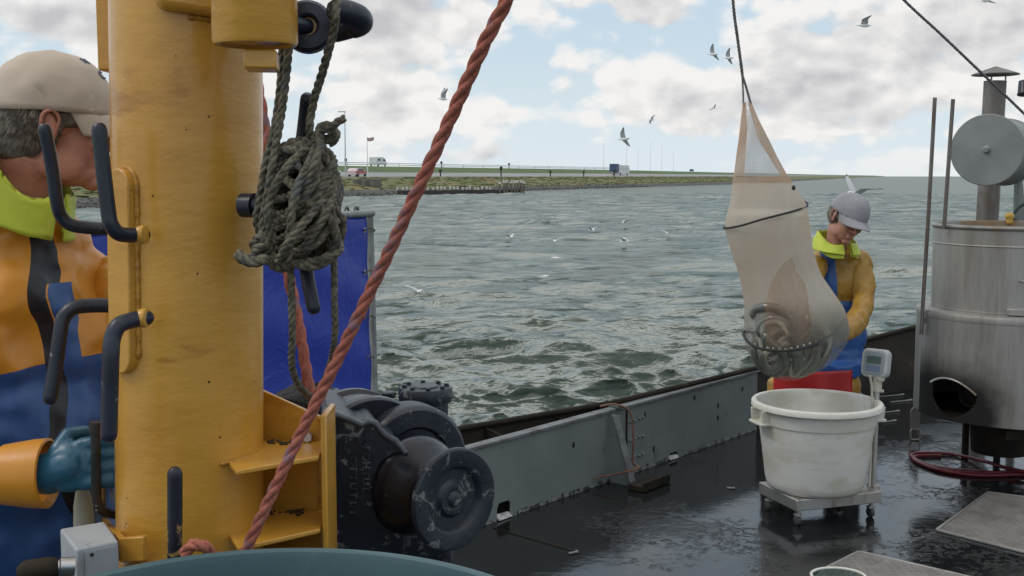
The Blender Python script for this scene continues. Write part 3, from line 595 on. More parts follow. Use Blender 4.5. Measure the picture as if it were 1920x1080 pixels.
rp('fall_rope', [(533, -40, 1.20), (530, 90, 1.20), (524, 180, 1.195), (515, 240, 1.19), (498, 310, 1.18), (486, 380, 1.18), (482, 420, 1.185), (500, 460, 1.2)])
rp('fall_rope', [(634, -30, 1.16), (630, 20, 1.14), (625, 60, 1.15), (606, 130, 1.17), (588, 190, 1.19), (580, 240, 1.19), (584, 262, 1.2)])
rp('tail_rope', [(500, 440, 1.17), (490, 470, 1.165), (470, 486, 1.16), (452, 484, 1.158), (450, 478, 1.15), (470, 492, 1.148), (500, 486, 1.15), (520, 500, 1.16), (545, 500, 1.17)], .0085)
rp('knot', [(478, 470, 1.155), (500, 452, 1.15), (492, 440, 1.16), (476, 458, 1.17), (486, 478, 1.17), (504, 466, 1.155), (498, 448, 1.15)], .0075)
rp('hanging_loop', [(545, 470, 1.18), (546, 540, 1.18), (548, 620, 1.19), (547, 680, 1.21), (556, 715, 1.24), (575, 738, 1.30), (600, 752, 1.36)], .0058, pitch=.036)
rp('hanging_loop', [(618, 420, 1.20), (626, 480, 1.20), (627, 560, 1.20), (628, 620, 1.21), (622, 670, 1.24), (608, 715, 1.32), (596, 745, 1.38)], .0055, pitch=.036)
rp('knot', [(592, 262, 1.175), (604, 238, 1.165), (622, 244, 1.16), (618, 262, 1.17), (600, 256, 1.165), (604, 236, 1.175), (624, 240, 1.17), (630, 256, 1.165), (618, 268, 1.17)], .0072)
rp('rope_end', [(606, 244, 1.165), (622, 236, 1.155), (634, 228, 1.15), (645, 222, 1.145)], .006)
# figure-of-eight turns round the pin
rng = random.Random(11)
def turn(cx, cy, hl, hw, tilt, dep, Y, r=RR, wob=4, ph=0):
    P = []; n = 14
    for k in range(n):
        t = 2*pi*k/n+ph; a, b = hl*cos(t), hw*sin(t); x = cx+a*sin(tilt)+b*cos(tilt)+rng.uniform(-wob, wob); y = cy-a*cos(tilt)+b*sin(tilt)+rng.uniform(-wob, wob)
        P.append((x, y, Y-dep*sin(t+.35)))
    rp('turn', P, r, closed=True)
for (cx, cy, hl, hw, tl, dp, Y) in [(556, 375, 112, 58, .10, .012, 1.19), (562, 380, 118, 50, -.06, .016, 1.205), (570, 372, 110, 64, .02, .01, 1.215), (548, 380, 100, 52, .22, .02, 1.185), (578, 385, 108, 52, -.14, .016, 1.20),
        (560, 390, 104, 40, .3, .022, 1.19), (590, 380, 110, 40, -.22, .02, 1.22), (540, 375, 96, 44, .12, .02, 1.21),
        (562, 330, 72, 26, 1.0, .05, 1.20), (560, 352, 78, 24, .92, .052, 1.20), (556, 374, 80, 22, .86, .054, 1.20), (558, 398, 80, 22, .82, .054, 1.20), (562, 420, 76, 20, .90, .05, 1.20), (566, 445, 70, 20, 1.05, .05, 1.20),
        (575, 330, 66, 24, -.8, .048, 1.205), (582, 355, 66, 22, -.75, .048, 1.205), (586, 385, 66, 22, -.85, .046, 1.205), (575, 470, 62, 20, 1.4, .046, 1.20), (560, 482, 58, 16, 1.62, .044, 1.20), (572, 430, 90, 20, .62, .056, 1.195), (552, 400, 96, 46, .3, .03, 1.19), (574, 360, 92, 40, -.3, .03, 1.19), (566, 412, 84, 30, -.55, .05, 1.195), (548, 362, 74, 26, .7, .05, 1.19), (586, 420, 70, 26, -.5, .045, 1.2), (556, 340, 90, 18, .45, .058, 1.195)]:
    turn(cx, cy, hl, hw, tl, dp, Y)
for P in [[(590, 268, 1.17), (560, 292, 1.15), (535, 318, 1.14), (516, 350, 1.135), (502, 400, 1.14), (512, 450, 1.15)], [(592, 275, 1.16), (578, 310, 1.14), (560, 345, 1.135), (548, 390, 1.13), (544, 440, 1.135), (540, 490, 1.15)],
          [(590, 270, 1.175), (612, 300, 1.165), (622, 340, 1.16), (610, 370, 1.15), (585, 400, 1.135), (560, 430, 1.13), (535, 465, 1.135), (522, 490, 1.15)], [(595, 380, 1.14), (618, 410, 1.145), (632, 445, 1.155), (625, 470, 1.165), (600, 490, 1.16)],
          [(625, 330, 1.2), (634, 370, 1.2), (630, 400, 1.19), (642, 410, 1.185), (640, 440, 1.19), (630, 460, 1.2)]]: rp('over_lay', P, RR)
mb = MB(); rope(mb, [at(985, -80, .98), at(950, 0, 1.0), at(905, 88, 1.02), at(850, 210, 1.05), at(790, 340, 1.08), at(735, 460, 1.11), at(680, 575, 1.14), at(630, 680, 1.16), at(570, 800, 1.18), at(515, 915, 1.19), at(470, 1012, 1.195), at(440, 1080, 1.2)], .0091, pitch=.092, seg=12, lay=.48)
tag(build('red_rope', mb, red_r, smooth=60), 'thick red three-strand rope slanting across the whole picture in front of the mast', 'rope')
mb = MB(); rope(mb, [at(470, 90, 1.62), at(493, 220, 1.6), at(520, 400, 1.6), at(540, 510, 1.6), at(562, 620, 1.6), at(577, 712, 1.6), at(585, 750, 1.6)], .0118, pitch=.115, seg=8, lay=.44)
tag(build('red_rope', mb, red_r, smooth=60), 'thinner red rope hanging behind the grey coil, in front of the blue screen', 'rope')
mb = MB(); rope(mb, [at(345, 1042, 1.1), at(360, 1022, 1.1), at(385, 1026, 1.1), at(402, 1050, 1.12)], .009, pitch=.06, seg=8)
tag(build('rope_end', mb, red_r, smooth=60), 'short red rope end behind the rim of the big green tub', 'rope')

# ------------------------------------------------------------------ winch
wcast = mat('worn_navy_casting', (.011, .015, .026), .40, c2=(.02, .026, .038), vs=9, bump=.5, bs=22, chip=(.15, .165, .165), chs=26, ct=.565, cr=.6, bdist=.006, det=8)
wsmooth = mat('polished_navy_drum', (.010, .012, .022), .24, c2=(.03, .026, .024), vs=5, vlo=.5, vhi=.7, bump=.15, bs=30, chip=(.12, .12, .12), chs=13, ct=.62, metal=.3)
winch = empty('anchor_winch', Vector((-.28, 1.5, 0)), 'dark navy mechanical winch with round warping drum, bolted beside the yellow mast', 'winch')
WY = 1.40
prof = [(606, 1120), (606, 776), (618, 772), (640, 780), (664, 790), (680, 796), (692, 790), (704, 793), (712, 806), (722, 817), (742, 826), (760, 850), (760, 1120)]
mb = MB(); mb.prism([at(a, b, WY) for a, b in prof], (-.06, .26, 0)); build('side_frame', mb, wcast, winch, bevel=.006, bseg=3)
mb = MB(); mb.tube([at(a, b, WY-.002) for a, b in prof[1:-1]], .0055, 10); build('frame_edge', mb, mat('worn_edge', (.10, .11, .13), .35, c2=(.03, .035, .05), vs=20), winch)
mb = MB(); a = at(622, 800, WY-.004); mb.box(a+Vector((0, 0, -.045)), (.018, .01, .10)); build('boss_rib', mb, wcast, winch, bevel=.003)
mb = MB(); p = at(676, 826, WY-.002); mb.lathe(p, (0, -1, 0), [(0, .004), (.006, .004), (.008, .001)], 14); build('grease_cap', mb, wcast, winch)
def letters(txt, px, py, pitchpx, size, Y, mb):
    for k, ch in enumerate(txt): glyph(mb, ch, at(px, py+k*pitchpx, Y), Matrix.Rotation(pi/2, 3, 'X') @ Matrix.Rotation(-pi/2, 3, 'Z'), size)
def glyph(mb, ch, loc, rot, size, ext=.0015, bev=.0006):
    cu = bpy.data.curves.new('g', 'FONT'); cu.body = ch; cu.size = size; cu.extrude = ext; cu.bevel_depth = bev; cu.align_x = 'CENTER'; cu.align_y = 'CENTER'
    o = bpy.data.objects.new('g', cu); COL.objects.link(o); me = bpy.data.meshes.new_from_object(o)
    mb.add([rot @ v.co+loc for v in me.vertices], [tuple(p.vertices) for p in me.polygons]); bpy.data.objects.remove(o); bpy.data.curves.remove(cu); bpy.data.meshes.remove(me)
lm = mat('raised_lettering', (.02, .026, .03), .45, c2=(.09, .11, .11), vs=70)
mb = MB(); letters('FOHTUE', 686, 841, 15.5, .019, WY-.002, mb); letters('CTTUTLT', 662, 862, 16.5, .019, WY-.002, mb); build('raised_lettering', mb, lm, winch)
# long drum with cheek plates behind the frame
ax = Vector((-.45, .89, 0)).normalized()
mb = MB(); c = at(690, 850, 1.52); mb.lathe(c+ax*-.02, ax, [(0, -.02), (.112, -.02), (.116, -.012), (.116, .01), (.112, .016), (.106, .02), (.106, .10), (.112, .106), (.112, .12), (.105, .125), (0, .125)], 64); build('cable_drum', mb, wsmooth, winch)
mb = MB(); c = at(778, 862, 1.50); mb.lathe(c, ax, [(0, -.004), (.060, -.004), (.066, -.012), (.098, -.012), (.104, -.006), (.106, .004), (.106, .05), (.10, .056), (0, .056)], 64); build('gear_cover', mb, wcast, winch)
# reduction gearbox with bolted round cap
gz = at(797, 790, 1.62); mb = MB(); mb.box(gz+Vector((-.005, .03, -.16)), (.118, .12, .30)); build('gearbox', mb, wcast, winch, bevel=.012, bseg=3)
gt = at(798, 742, 1.63); mb = MB(); mb.lathe(Vector((gt.x, gt.y, 0)), (0, 0, 1), [(0, gt.z-.05), (.046, gt.z-.05), (.047, gt.z-.012), (.054, gt.z-.010), (.056, gt.z-.004), (.056, gt.z+.014), (.053, gt.z+.019), (.028, gt.z+.019), (.026, gt.z+.022), (0, gt.z+.022)], 48); cap = build('gearbox_cap', mb, wcast, winch)
for k in range(8):
    a = 2*pi*k/8+.2; mb = MB(); mb.lathe(Vector((gt.x+.044*cos(a), gt.y+.044*sin(a), gt.z+.019)), (0, 0, 1), [(.005, 0), (.005, .005), (.003, .006), (0, .006)], 6); build('bolt', mb, wcast, cap)
mb = MB(); p = at(729, 742, 1.62); mb.lathe(p-Vector((0, 0, .02)), (0, 0, 1), [(.006, -.03), (.006, .014), (.014, .016), (.015, .026), (.012, .029), (0, .029)], 20); build('filler_cap', mb, wcast, winch)
# warping head
wa = Vector((.66, -.75, 0)).normalized(); wc = at(848, 935, 1.375); L0 = .118
mb = MB(); mb.lathe(wc, wa, [(0, -L0-.02), (.05, -L0-.02), (.088, -L0-.004), (.094, -L0+.006), (.0935, -L0+.02), (.086, -L0+.036), (.073, -L0+.056), (.064, -.046), (.061, -.034), (.064, -.024), (.075, -.013), (.088, -.007), (.0915, -.002), (.092, .003)], 72); wd_ = build('warping_drum', mb, wsmooth, winch)
mb = MB(); mb.lathe(wc, wa, [(.092, .003), (.0915, .008), (.088, .011), (.062, .0115), (.058, .009), (.055, .003), (.053, .0), (.035, -.001), (.031, .002), (.028, .006), (.020, .0075), (.015, .006), (.011, .011), (.006, .013), (0, .013)], 72); build('end_plate', mb, wcast, wd_)
mb = MB(); mb.tube([wc-wa*(L0+.10), wc-wa*L0], .03, 20); build('shaft', mb, wcast, winch)
mb = MB(); mb.box((-.26, 2.15, .35), (.30, .28, .70)); build('pedestal', mb, wcast, winch, bevel=.01)
mb = MB(); mb.prism([at(500, 1110, 1.5), at(500, 860, 1.5), at(600, 760, 1.5), at(640, 790, 1.5), at(640, 1110, 1.5)], (0, .2, 0)); build('rear_frame', mb, wcast, winch, bevel=.006)
# heap of dark rope lying on the winch
heap = empty('rope_heap', at(570, 745, 1.62), 'heap of dark rope lying on the winch behind the yellow bracket', 'rope')
rng = random.Random(5)
for k in range(11):
    mb = MB(); cx, cy = rng.uniform(545, 600), 742-k*1.6; rx = rng.uniform(38, 70)*(1-k*.035); P = []
    for t in range(10):
        a = 2*pi*t/10; p = at(cx, cy+6, 1.63); P.append(p+Vector((rx/F*1.6*cos(a), .085*sin(a), rng.uniform(-.006, .006)-.03*abs(cos(a)))))
    rope(mb, P, .0095, pitch=.06, closed=True, seg=5); build('turn', mb, dark_r, heap, smooth=60)
mb = MB(); mb.ell(at(572, 770, 1.64), (.085, .1, .05)); blob('matted_core', mb, dark_r, heap, voxel=.006, disp=.02, dscale=.03)

# weld beads, grime and runs on the mast
weld_m = mat('rough_weld_paint', (.54, .27, .035), .4, c2=(.36, .16, .025), vs=60, bump=.6, bs=200, bdist=.002)
def bead(P, r, n=5):
    mb = MB(); Q = resample(spline(P, n), .004); rr = [r*(.75+.5*random.random()) for _ in Q]; mb.tube(Q, rr, 8, dome=True); return build('weld_bead', mb, weld_m, mast, smooth=60)
for dg in (-38,):
    n_ = Vector((sin(R(dg)), -cos(R(dg)), 0)); t_ = Vector((cos(R(dg)), sin(R(dg)), 0)); zc, hl, hw = (ztop+zbot)/2, (ztop-zbot)/2, .029; cc0 = mat_pt(zc, dg, MR-.002); P = []
    for x, z in [(hw, -hl+hw), (hw, -hl*.4), (hw, 0), (hw, hl*.5), (hw, hl-hw), (hw*.7, hl-hw*.3), (0, hl)]: P.append(cc0+t_*(x+.002)+Vector((md_.x*z, md_.y*z, z+(.002 if x < hw else 0)))-n_*.001)
    bead(P, .0042)
bead([mat_pt(sh_z+.006, 40, MR), mat_pt(sh_z+.006, 46, MR), mat_pt(sh_z+.006, 54, MR), mat_pt(sh_z+.006, 66, MR)], .004)
bead([mat_pt(1.887, 18, MR+.001), mat_pt(1.888, 24, MR+.001), mat_pt(1.885, 34, MR+.001), mat_pt(1.888, 50, MR+.001)], .0045)
bead([at(598, 786, BY-.002), at(598, 830, BY-.002), at(598, 860, BY-.002)], .003); bead([at(598, 872, BY-.002), at(598, 930, BY-.002), at(598, 998, BY-.002)], .003)
grime = mat('black_grime', (.03, .02, .012), .9, c2=(.10, .06, .02), vs=60, bump=.6, bs=90)
for (cx, cy, sx) in ((512, 838, .020), (535, 845, .012), (520, 990, .022), (556, 997, .012)):
    mb = MB(); p = at(cx, cy, BY-.012); p.z = (sh_z if cy < 900 else z2)+.009
    for q in range(10): mb.ell(p+Vector((random.gauss(0, sx*.6), random.gauss(0, .008), 0)), (random.uniform(.002, .006), random.uniform(.002, .005), .0022), seg=7, rings=4)
    tag(build('grime', mb, grime, mast), kind='stuff')
for deg, z, s in ((-10, 1.62, .0025), (22, 1.50, .003), (30, 1.33, .0035), (8, 1.83, .002), (34, 1.05, .0045), (38, 1.24, .003), (-2, 1.02, .002), (15, 1.72, .002), (31, 1.74, .003), (25, 1.92, .0025)):
    s *= .62; p = mat_pt(z, deg, MR-.0002); n_ = Vector((sin(R(deg)), -cos(R(deg)), 0)); t_ = Vector((cos(R(deg)), sin(R(deg)), 0)); mb = MB()
    mb.prism([p+t_*s*cos(k)*random.uniform(.6, 1.2)+Vector((0, 0, s*sin(k)*random.uniform(.6, 1.3))) for k in np.linspace(0, 2*pi, 8)[:-1]], n_*.0006); build('paint_chip', mb, grime, mast, smooth=0)
# ================================================================== blue screen on its pipe frame
A2 = atY
scr = empty('blue_screen', A2(690, 735, 4.83), 'bright blue tarpaulin screen laced to a grey pipe frame behind the mast', 'screen')
tarp_m = bpy.data.materials.new('blue_tarpaulin'); tarp_m.use_nodes = True
def f():
    N = NT(tarp_m.node_tree); b = N.n['Principled BSDF']; v = N.node('ShaderNodeTexCoord').outputs['Object']
    N.set(b, 'Base Color', N.mix(N.noise(v, 2, 4), (.022, .050, .36, 1), (.035, .075, .44, 1))); N.set(b, 'Roughness', .42); N.set(b, 'Transmission Weight', 0)
    tr = N.node('ShaderNodeBsdfTranslucent'); tr.inputs[0].default_value = (.03, .07, .8, 1); mx = N.node('ShaderNodeMixShader'); mx.inputs[0].default_value = .15
    N.l.new(b.outputs[0], mx.inputs[1]); N.l.new(tr.outputs[0], mx.inputs[2]); N.l.new(mx.outputs[0], N.n['Material Output'].inputs[0])
    bp = N.node('ShaderNodeBump'); N.set(bp, 'Strength', .5); N.set(bp, 'Distance', .02); N.set(bp, 'Height', N.noise(v, 5, 4, .6, 1.0)); N.l.new(bp.outputs[0], b.inputs['Normal'])
f()
tr_, tb_ = A2(686, 404, 4.83), A2(690, 735, 4.83); ztl = tr_.z; dirl = Vector((-.62, -1.42*.98, 0))
def scrp(u, w):
    p = Vector((tr_.x, tr_.y, 0))+dirl*u*1.55; zb = tb_.z-.17*u; z = ztl+(zb-ztl)*w; sag = .02*sin(u*40)*(1-w)*.5
    off = .022*sin(u*5+w*2.3)+.012*sin(u*11-w*4)*w+.006*sin((u*.6+w)*17+3*sin(u*5))
    return p+Vector((.75, -.65, 0))*off*.8+Vector((0, 0, z-abs(sag)*.6))
mb = MB(); mb.grid(scrp, 90, 40); o = build('tarpaulin', mb, tarp_m, scr, smooth=180); o.modifiers.new('thick', 'SOLIDIFY').thickness = .0015
pipe_m = mat('grey_pipe', (.24, .255, .25), .45, c2=(.17, .175, .165), vs=12, dirt=(.16, .14, .11), ds=9, dt=.55)
p0 = A2(693, 398, 4.86); pb = A2(693, 850, 4.86)
mb = MB(); mb.tube([p0, Vector((p0.x+.015, p0.y, pb.z-.02))], .016, 16); build('post', mb, pipe_m, scr)
mb = MB(); q = Vector((p0.x, p0.y, p0.z-.004)); mb.tube([q+Vector((.012, 0, 0)), q+Vector((dirl.x, dirl.y, 0))*1.55], .015, 14); build('top_rail', mb, pipe_m, scr)
mb = MB(); q = p0+dirl*1.5; mb.tube([Vector((q.x, q.y, p0.z)), Vector((q.x, q.y, 0))], .016, 12); build('post', mb, pipe_m, scr)
mb = MB(); mb.tube(spline([A2(672, 386, 4.82), A2(680, 430, 4.82), A2(688, 520, 4.83), A2(701, 600, 4.83), A2(703, 700, 4.83)], 6), .004, 8); build('wire', mb, pipe_m, scr)
for k, py in enumerate([432, 511, 596, 672]):
    mb = MB(); c = A2(681, py, 4.80); mb.lathe(c, (0, -1, 0), [(.007, -.001), (.013, 0), (.014, .002), (.013, .004), (.007, .004), (.006, .002)], 18); g = build('grommet', mb, chrome_m, scr)
    mb = MB(); rope(mb, [c+Vector((0, -.006, 0)), c+Vector((.015, -.02, .004)), A2(694, py-4, 4.79), A2(703, py, 4.84), A2(694, py+5, 4.88)], .003, pitch=.02, seg=4); build('lacing', mb, grey_r, g)
for px in (650, 667):
    mb = MB(); mb.tube(spline([A2(px, 410, 4.8), A2(px-3, 398, 4.78), A2(px, 388, 4.80), A2(px+4, 396, 4.84)], 5), .005, 8); build('tie', mb, grey_r, scr)

# ================================================================== big green tub in front of the camera
tub_c = Vector((-.262, 1.146, 1.146)); tax = Vector((math.tan(R(1.3)), 0, 1)).normalized(); RT = .357
teal = mat('grey_green_plastic', (.075, .135, .145), .38, c2=(.06, .115, .13), vs=3, bump=.12, bs=120, r2=.5, rs=5, bdist=.001, dirt=(.12, .16, .16), ds=5, dt=.6)
mb = MB(); mb.lathe(tub_c, tax, [(0, -.60), (RT-.07, -.60), (RT-.02, -.06), (RT-.016, -.012), (RT-.014, -.003), (RT-.008, .0), (RT-.003, -.001), (RT+.002, -.006), (RT+.003, -.03), (RT-.004, -.034), (RT-.008, -.06), (RT-.075, -1.13), (0, -1.13)], 128)
tag(build('round_tub', mb, teal, smooth=40), 'big grey green plastic tub whose curved rim fills the bottom edge of the picture', 'tub')

# ================================================================== junction box, lever
wbox = mat('chipped_white_paint', (.42, .44, .46), .5, c2=(.36, .38, .40), vs=6, chip=(.22, .12, .06), chs=11, ct=.61, bump=.15, bs=40)
jb = empty('junction_box', atz(160, 1005, 1.11), 'small chipped pale grey metal box at the foot of the mast', 'metal box')
zc = A2(142, 1030, 1.62).z; cs = [atz(112, 991, zc), atz(196, 977, zc), atz(222, 1014, zc), atz(142, 1030, zc)]
mb = MB(); mb.prism(cs, (0, 0, -.13)); build('case', mb, wbox, jb, bevel=.004, bseg=3)
mb = MB(); a, b = cs[3], cs[2]; ee = (b-a).normalized(); no = Vector((ee.y, -ee.x, 0)); mb.prism([a+ee*.012+no*.0015, b-ee*.006+no*.0015, b-ee*.006+no*.0015+Vector((0, 0, -.12)), a+ee*.012+no*.0015+Vector((0, 0, -.12))], no*.0015); mb.v = [(x, y, z-.006) for x, y, z in mb.v]; build('cover', mb, wbox, jb, smooth=0)
for t in (.25, .9):
    mb = MB(); mb.ell(a+ee*.022+no*.003+Vector((0, 0, -.012-.05*(t > .5))), (.003, .003, .003), seg=8, rings=5); build('screw', mb, rusty_m, jb)
kx = A2(140, 1062, 1.60); mb = MB(); mb.tube([kx, kx+Vector((-.018, -.008, .002))], .014, 20); mb.tube([kx+Vector((-.018, -.008, .002)), kx+Vector((-.03, -.012, .002))], .011, 20); build('cable_gland', mb, chrome_m, jb)
mb = MB(); mb.tube([kx+Vector((-.03, -.012, .002)), kx+Vector((-.06, -.02, .0))], .016, 20, dome=True); build('plug', mb, rusty_m, jb)
mb = MB(); cm = (cs[0]+cs[2])/2; mb.tube([Vector((cm.x, cm.y, zc-.13)), Vector((cm.x, cm.y, 0))], .02, 14); build('stand', mb, rusty_m, jb)
lev_m = mat('scuffed_black_steel', (.03, .03, .03), .4, c2=(.06, .055, .05), vs=20, chip=(.30, .29, .26), chs=20, ct=.60, metal=.4)
lv = empty('brake_lever', A2(180, 950, 1.84), 'scuffed steel lever held in the blue glove beside the mast', 'lever')
mb = MB(); mb.tube(spline([A2(179, 797, 1.80), A2(180, 860, 1.80), A2(181, 930, 1.81), A2(187, 953, 1.82), A2(203, 962, 1.84), A2(226, 966, 1.87), A2(260, 970, 1.9)], 7), .0078, 16); build('handle', mb, lev_m, lv)
mb = MB(); mb.tube([A2(179, 791, 1.80), A2(179, 812, 1.80)], .0098, 18); build('grip_end', mb, lev_m, lv)
mb = MB(); mb.tube([A2(190, 845, 1.84), A2(191, 930, 1.84), A2(193, 962, 1.85)], .006, 12); build('side_rod', mb, chrome_m, lv)
mb = MB(); mb.tube([A2(186, 832, 1.86), A2(205, 838, 1.9), A2(232, 840, 1.92)], .008, 12); build('link', mb, mat('rusty_link', (.12, .045, .03), .7, c2=(.05, .03, .025), vs=40), lv)
mb = MB(); mb.lathe(A2(158, 1000, 1.92), (0, 0, 1), [(0, 0), (.018, 0), (.016, .05), (.0075, .10), (.0075, .14), (0, .14)], 20); tag(build('funnel', mb, mat('yellowed_plastic', (.45, .43, .33), .5), smooth=40), 'cream coloured plastic cone behind the small metal box', 'funnel')

# ================================================================== people
def skinmat(name, col, c2):
    m = bpy.data.materials.new(name); m.use_nodes = True; N = NT(m.node_tree); b = N.n['Principled BSDF']; v = N.node('ShaderNodeTexCoord').outputs['Object']
    N.set(b, 'Base Color', N.mix(N.ramp(N.noise(v, 18, 5, .65), .35, .7), c4(col), c4(c2))); N.set(b, 'Roughness', .5); N.set(b, 'Subsurface Weight', .15); N.set(b, 'Subsurface Radius', (.01, .004, .002)); N.set(b, 'Subsurface Scale', .5)
    bp = N.node('ShaderNodeBump'); N.set(bp, 'Strength', .45); N.set(bp, 'Distance', .002); N.set(bp, 'Height', N.math('ADD', N.noise(v, 150, 4, .6), N.math('MULTIPLY', N.noise(v, 35, 3, .6, .6), 1.5))); N.l.new(bp.outputs[0], b.inputs['Normal']); return m
skin1 = skinmat('weathered_skin', (.58, .27, .18), (.45, .18, .12)); skin2 = skinmat('tanned_skin', (.48, .24, .17), (.37, .16, .11))
def oil(name, col, c2, fs=10, rough=.38):
    m = bpy.data.materials.new(name); m.use_nodes = True; N = NT(m.node_tree); b = N.n['Principled BSDF']; v = N.node('ShaderNodeTexCoord').outputs['Object']
    N.set(b, 'Base Color', N.mix(N.ramp(N.noise(v, 7, 5), .35, .7), c4(col), c4(c2))); N.set(b, 'Roughness', rough); N.set(b, 'Sheen Weight', .05)
    mp = N.node('ShaderNodeMapping'); N.l.new(v, mp.inputs[0]); mp.inputs['Scale'].default_value = (1, 1, .55)
    h = N.math('ADD', N.math('MULTIPLY', N.noise(mp.outputs[0], fs*.55, 3, .45, .5), 1.0), N.math('MULTIPLY', N.noise(v, 160, 3), .02))
    bp = N.node('ShaderNodeBump'); N.set(bp, 'Strength', .55); N.set(bp, 'Distance', .02); N.set(bp, 'Height', h); N.l.new(bp.outputs[0], b.inputs['Normal']); return m
oil_y = oil('orange_oilskin', (.62, .26, .022), (.54, .21, .016)); oil_b = oil('blue_oilskin', (.022, .085, .27), (.017, .062, .21)); hivis = oil('hi_vis_cloth', (.52, .60, .05), (.44, .52, .04), 14, .55)
oil_red = oil('red_oilskin', (.50, .02, .02), (.40, .015, .015)); oil_y2 = oil('ochre_oilskin', (.40, .225, .035), (.34, .18, .025)); navy_c = oil('navy_cloth', (.012, .016, .03), (.02, .025, .04), 16, .7)
glove_m = oil('blue_rubber_glove', (.02, .115, .19), (.016, .085, .145), 22, .35)
boot_m = mat('rubber_boot', (.02, .025, .02), .4)
hair_s = mat('grey_hair_strand', (.40, .37, .32), .6, c2=(.16, .14, .12), vs=60, vlo=.42, vhi=.58)
hair_m = mat('grey_hair', (.20, .18, .155), .8, c2=(.11, .10, .085), vs=30, stretch=(1, 1, .2), bump=.9, bs=90, bdist=.004)
cap1 = mat('beige_cap_cloth', (.56, .47, .38), .9, c2=(.50, .42, .34), vs=5, bump=.2, bs=250, bdist=.001, dirt=(.27, .22, .17), ds=5, dt=.58)
cap2 = mat('grey_cap_cloth', (.30, .30, .32), .9, c2=(.25, .25, .27), vs=6, bump=.2, bs=250, bdist=.001)
letter_m = mat('navy_embroidery', (.12, .13, .18), .8)
eye_m = mat('eye_white', (.6, .55, .5), .3); iris_m = mat('dark_iris', (.03, .02, .015), .2)
def frame(origin, yaw, pitch=0, roll=0):       # local +X faces forward, +Z up
    q = Matrix.Rotation(yaw, 3, 'Z') @ Matrix.Rotation(pitch, 3, 'Y') @ Matrix.Rotation(roll, 3, 'X'); o = Vector(origin)
    return (lambda x, y, z: o+q@Vector((x, y, z))), q
def head_parts(person, origin, yaw, pitch, roll, skin, capm, neck_to, k=1.0, hair=True, brimlen=.075):
    T, q = frame(origin, yaw, pitch, roll); E = lambda mb, c, r, rot=None: mb.ell(T(*c), [a*k for a in r], q if rot is None else q@rot, 20, 12)
    mb = MB(); E(mb, (0, 0, .035), (.098, .077, .092)); E(mb, (.042, 0, -.03), (.056, .062, .085)); E(mb, (.035, 0, -.082), (.058, .053, .034)); E(mb, (.080, 0, -.103), (.022, .025, .018)); E(mb, (.02, .045, -.07), (.045, .02, .035)); E(mb, (.02, -.045, -.07), (.045, .02, .035))
    mb.tube([T(.094, 0, .008), T(.104, 0, -.010), T(.118, 0, -.034)], [.008, .010, .0125], 12, dome=True); E(mb, (.108, .010, -.036), (.010, .007, .008)); E(mb, (.108, -.010, -.036), (.010, .007, .008))
    E(mb, (.094, 0, -.064), (.013, .024, .0065)); E(mb, (.093, 0, -.076), (.012, .021, .007)); E(mb, (.088, .028, .021), (.014, .024, .010)); E(mb, (.088, -.028, .021), (.014, .024, .010))
    E(mb, (.076, .038, -.028), (.020, .020, .018)); E(mb, (.076, -.038, -.028), (.020, .020, .018))
    for s in (-1, 1):
        E(mb, (-.006, s*.078, -.004), (.018, .008, .030), Matrix.Rotation(-.2, 3, 'Y')@Matrix.Rotation(s*.35, 3, 'Z')); E(mb, (-.002, s*.078, -.030), (.009, .007, .012))
    a = T(-.025, 0, -.05); n = Vector(neck_to); mb.tube([a, a.lerp(n, .5), n], [.058*k, .056*k, .066*k], 20)
    head = blob('body', mb, skin, person, voxel=.0032*k, sm=4)
    for s in (-1, 1):
        mb = MB(); mb.ell(T(.0805, s*.031, .001), (.012*k,)*3, q, 14, 10); ey = build('eye', mb, eye_m, head); mb = MB(); mb.ell(T(.0895, s*.031, -.001), (.005*k,)*3, q, 10, 8); build('iris', mb, iris_m, ey)
    for s in (-1, 1):      # ear rim
        mb = MB(); mb.tube(spline([T(.004, s*.083, -.018), T(.012, s*.086, .010), T(.0, s*.092, .026), T(-.016, s*.094, .018), T(-.018, s*.092, -.008), T(-.006, s*.084, -.032)], 5), .0034*k, 8, dome=True); build('ear', mb, skin, head)
    if hair:
        mb = MB(); E(mb, (-.026, 0, .012), (.082, .082, .074)); E(mb, (-.05, 0, -.035), (.05, .062, .05)); E(mb, (.025, .058, .020), (.040, .020, .026)); E(mb, (.025, -.058, .020), (.040, .020, .026)); hr = blob('hair', mb, hair_m, head, voxel=.004, sm=3, disp=.008, dscale=.012)
        mb = MB(); rs_ = random.Random(4)
        for _ in range(3600):
            while True:
                a1, t1 = rs_.uniform(-pi, pi), rs_.uniform(1.0, 2.45); x_, y_, z_ = .084*sin(t1)*cos(a1)-.026, .084*sin(t1)*sin(a1), .012+.076*cos(t1)
                if x_ < -.018+.3*max(0, z_+.01) or (abs(y_) > .066 and z_ > -.005 and x_ < .05 and (x_ > .012 or x_ < -.03)): break
            L = rs_.uniform(.010, .022); dr = Vector((-.35*abs(cos(a1))+rs_.uniform(-.12, .12)-.25, .12*sin(a1)*.5, -1)).normalized(); n0 = Vector((cos(a1)*sin(t1), sin(a1)*sin(t1), cos(t1))); P = [Vector((x_, y_, z_))+n0*.002, Vector((x_, y_, z_))+n0*.003+dr*L*.5, Vector((x_, y_, z_))+n0*.002+dr*L]
            mb.tube([T(*p) for p in P], [.0005*k, .0004*k, .00015*k], 3, caps=False)
        tag(build('hair_strands', mb, hair_s, hr, smooth=0, merge=False), kind='stuff')
    # cap: dome cut flat along the band, panels, button and curved brim
    cap = None; mb = MB(); prof = []
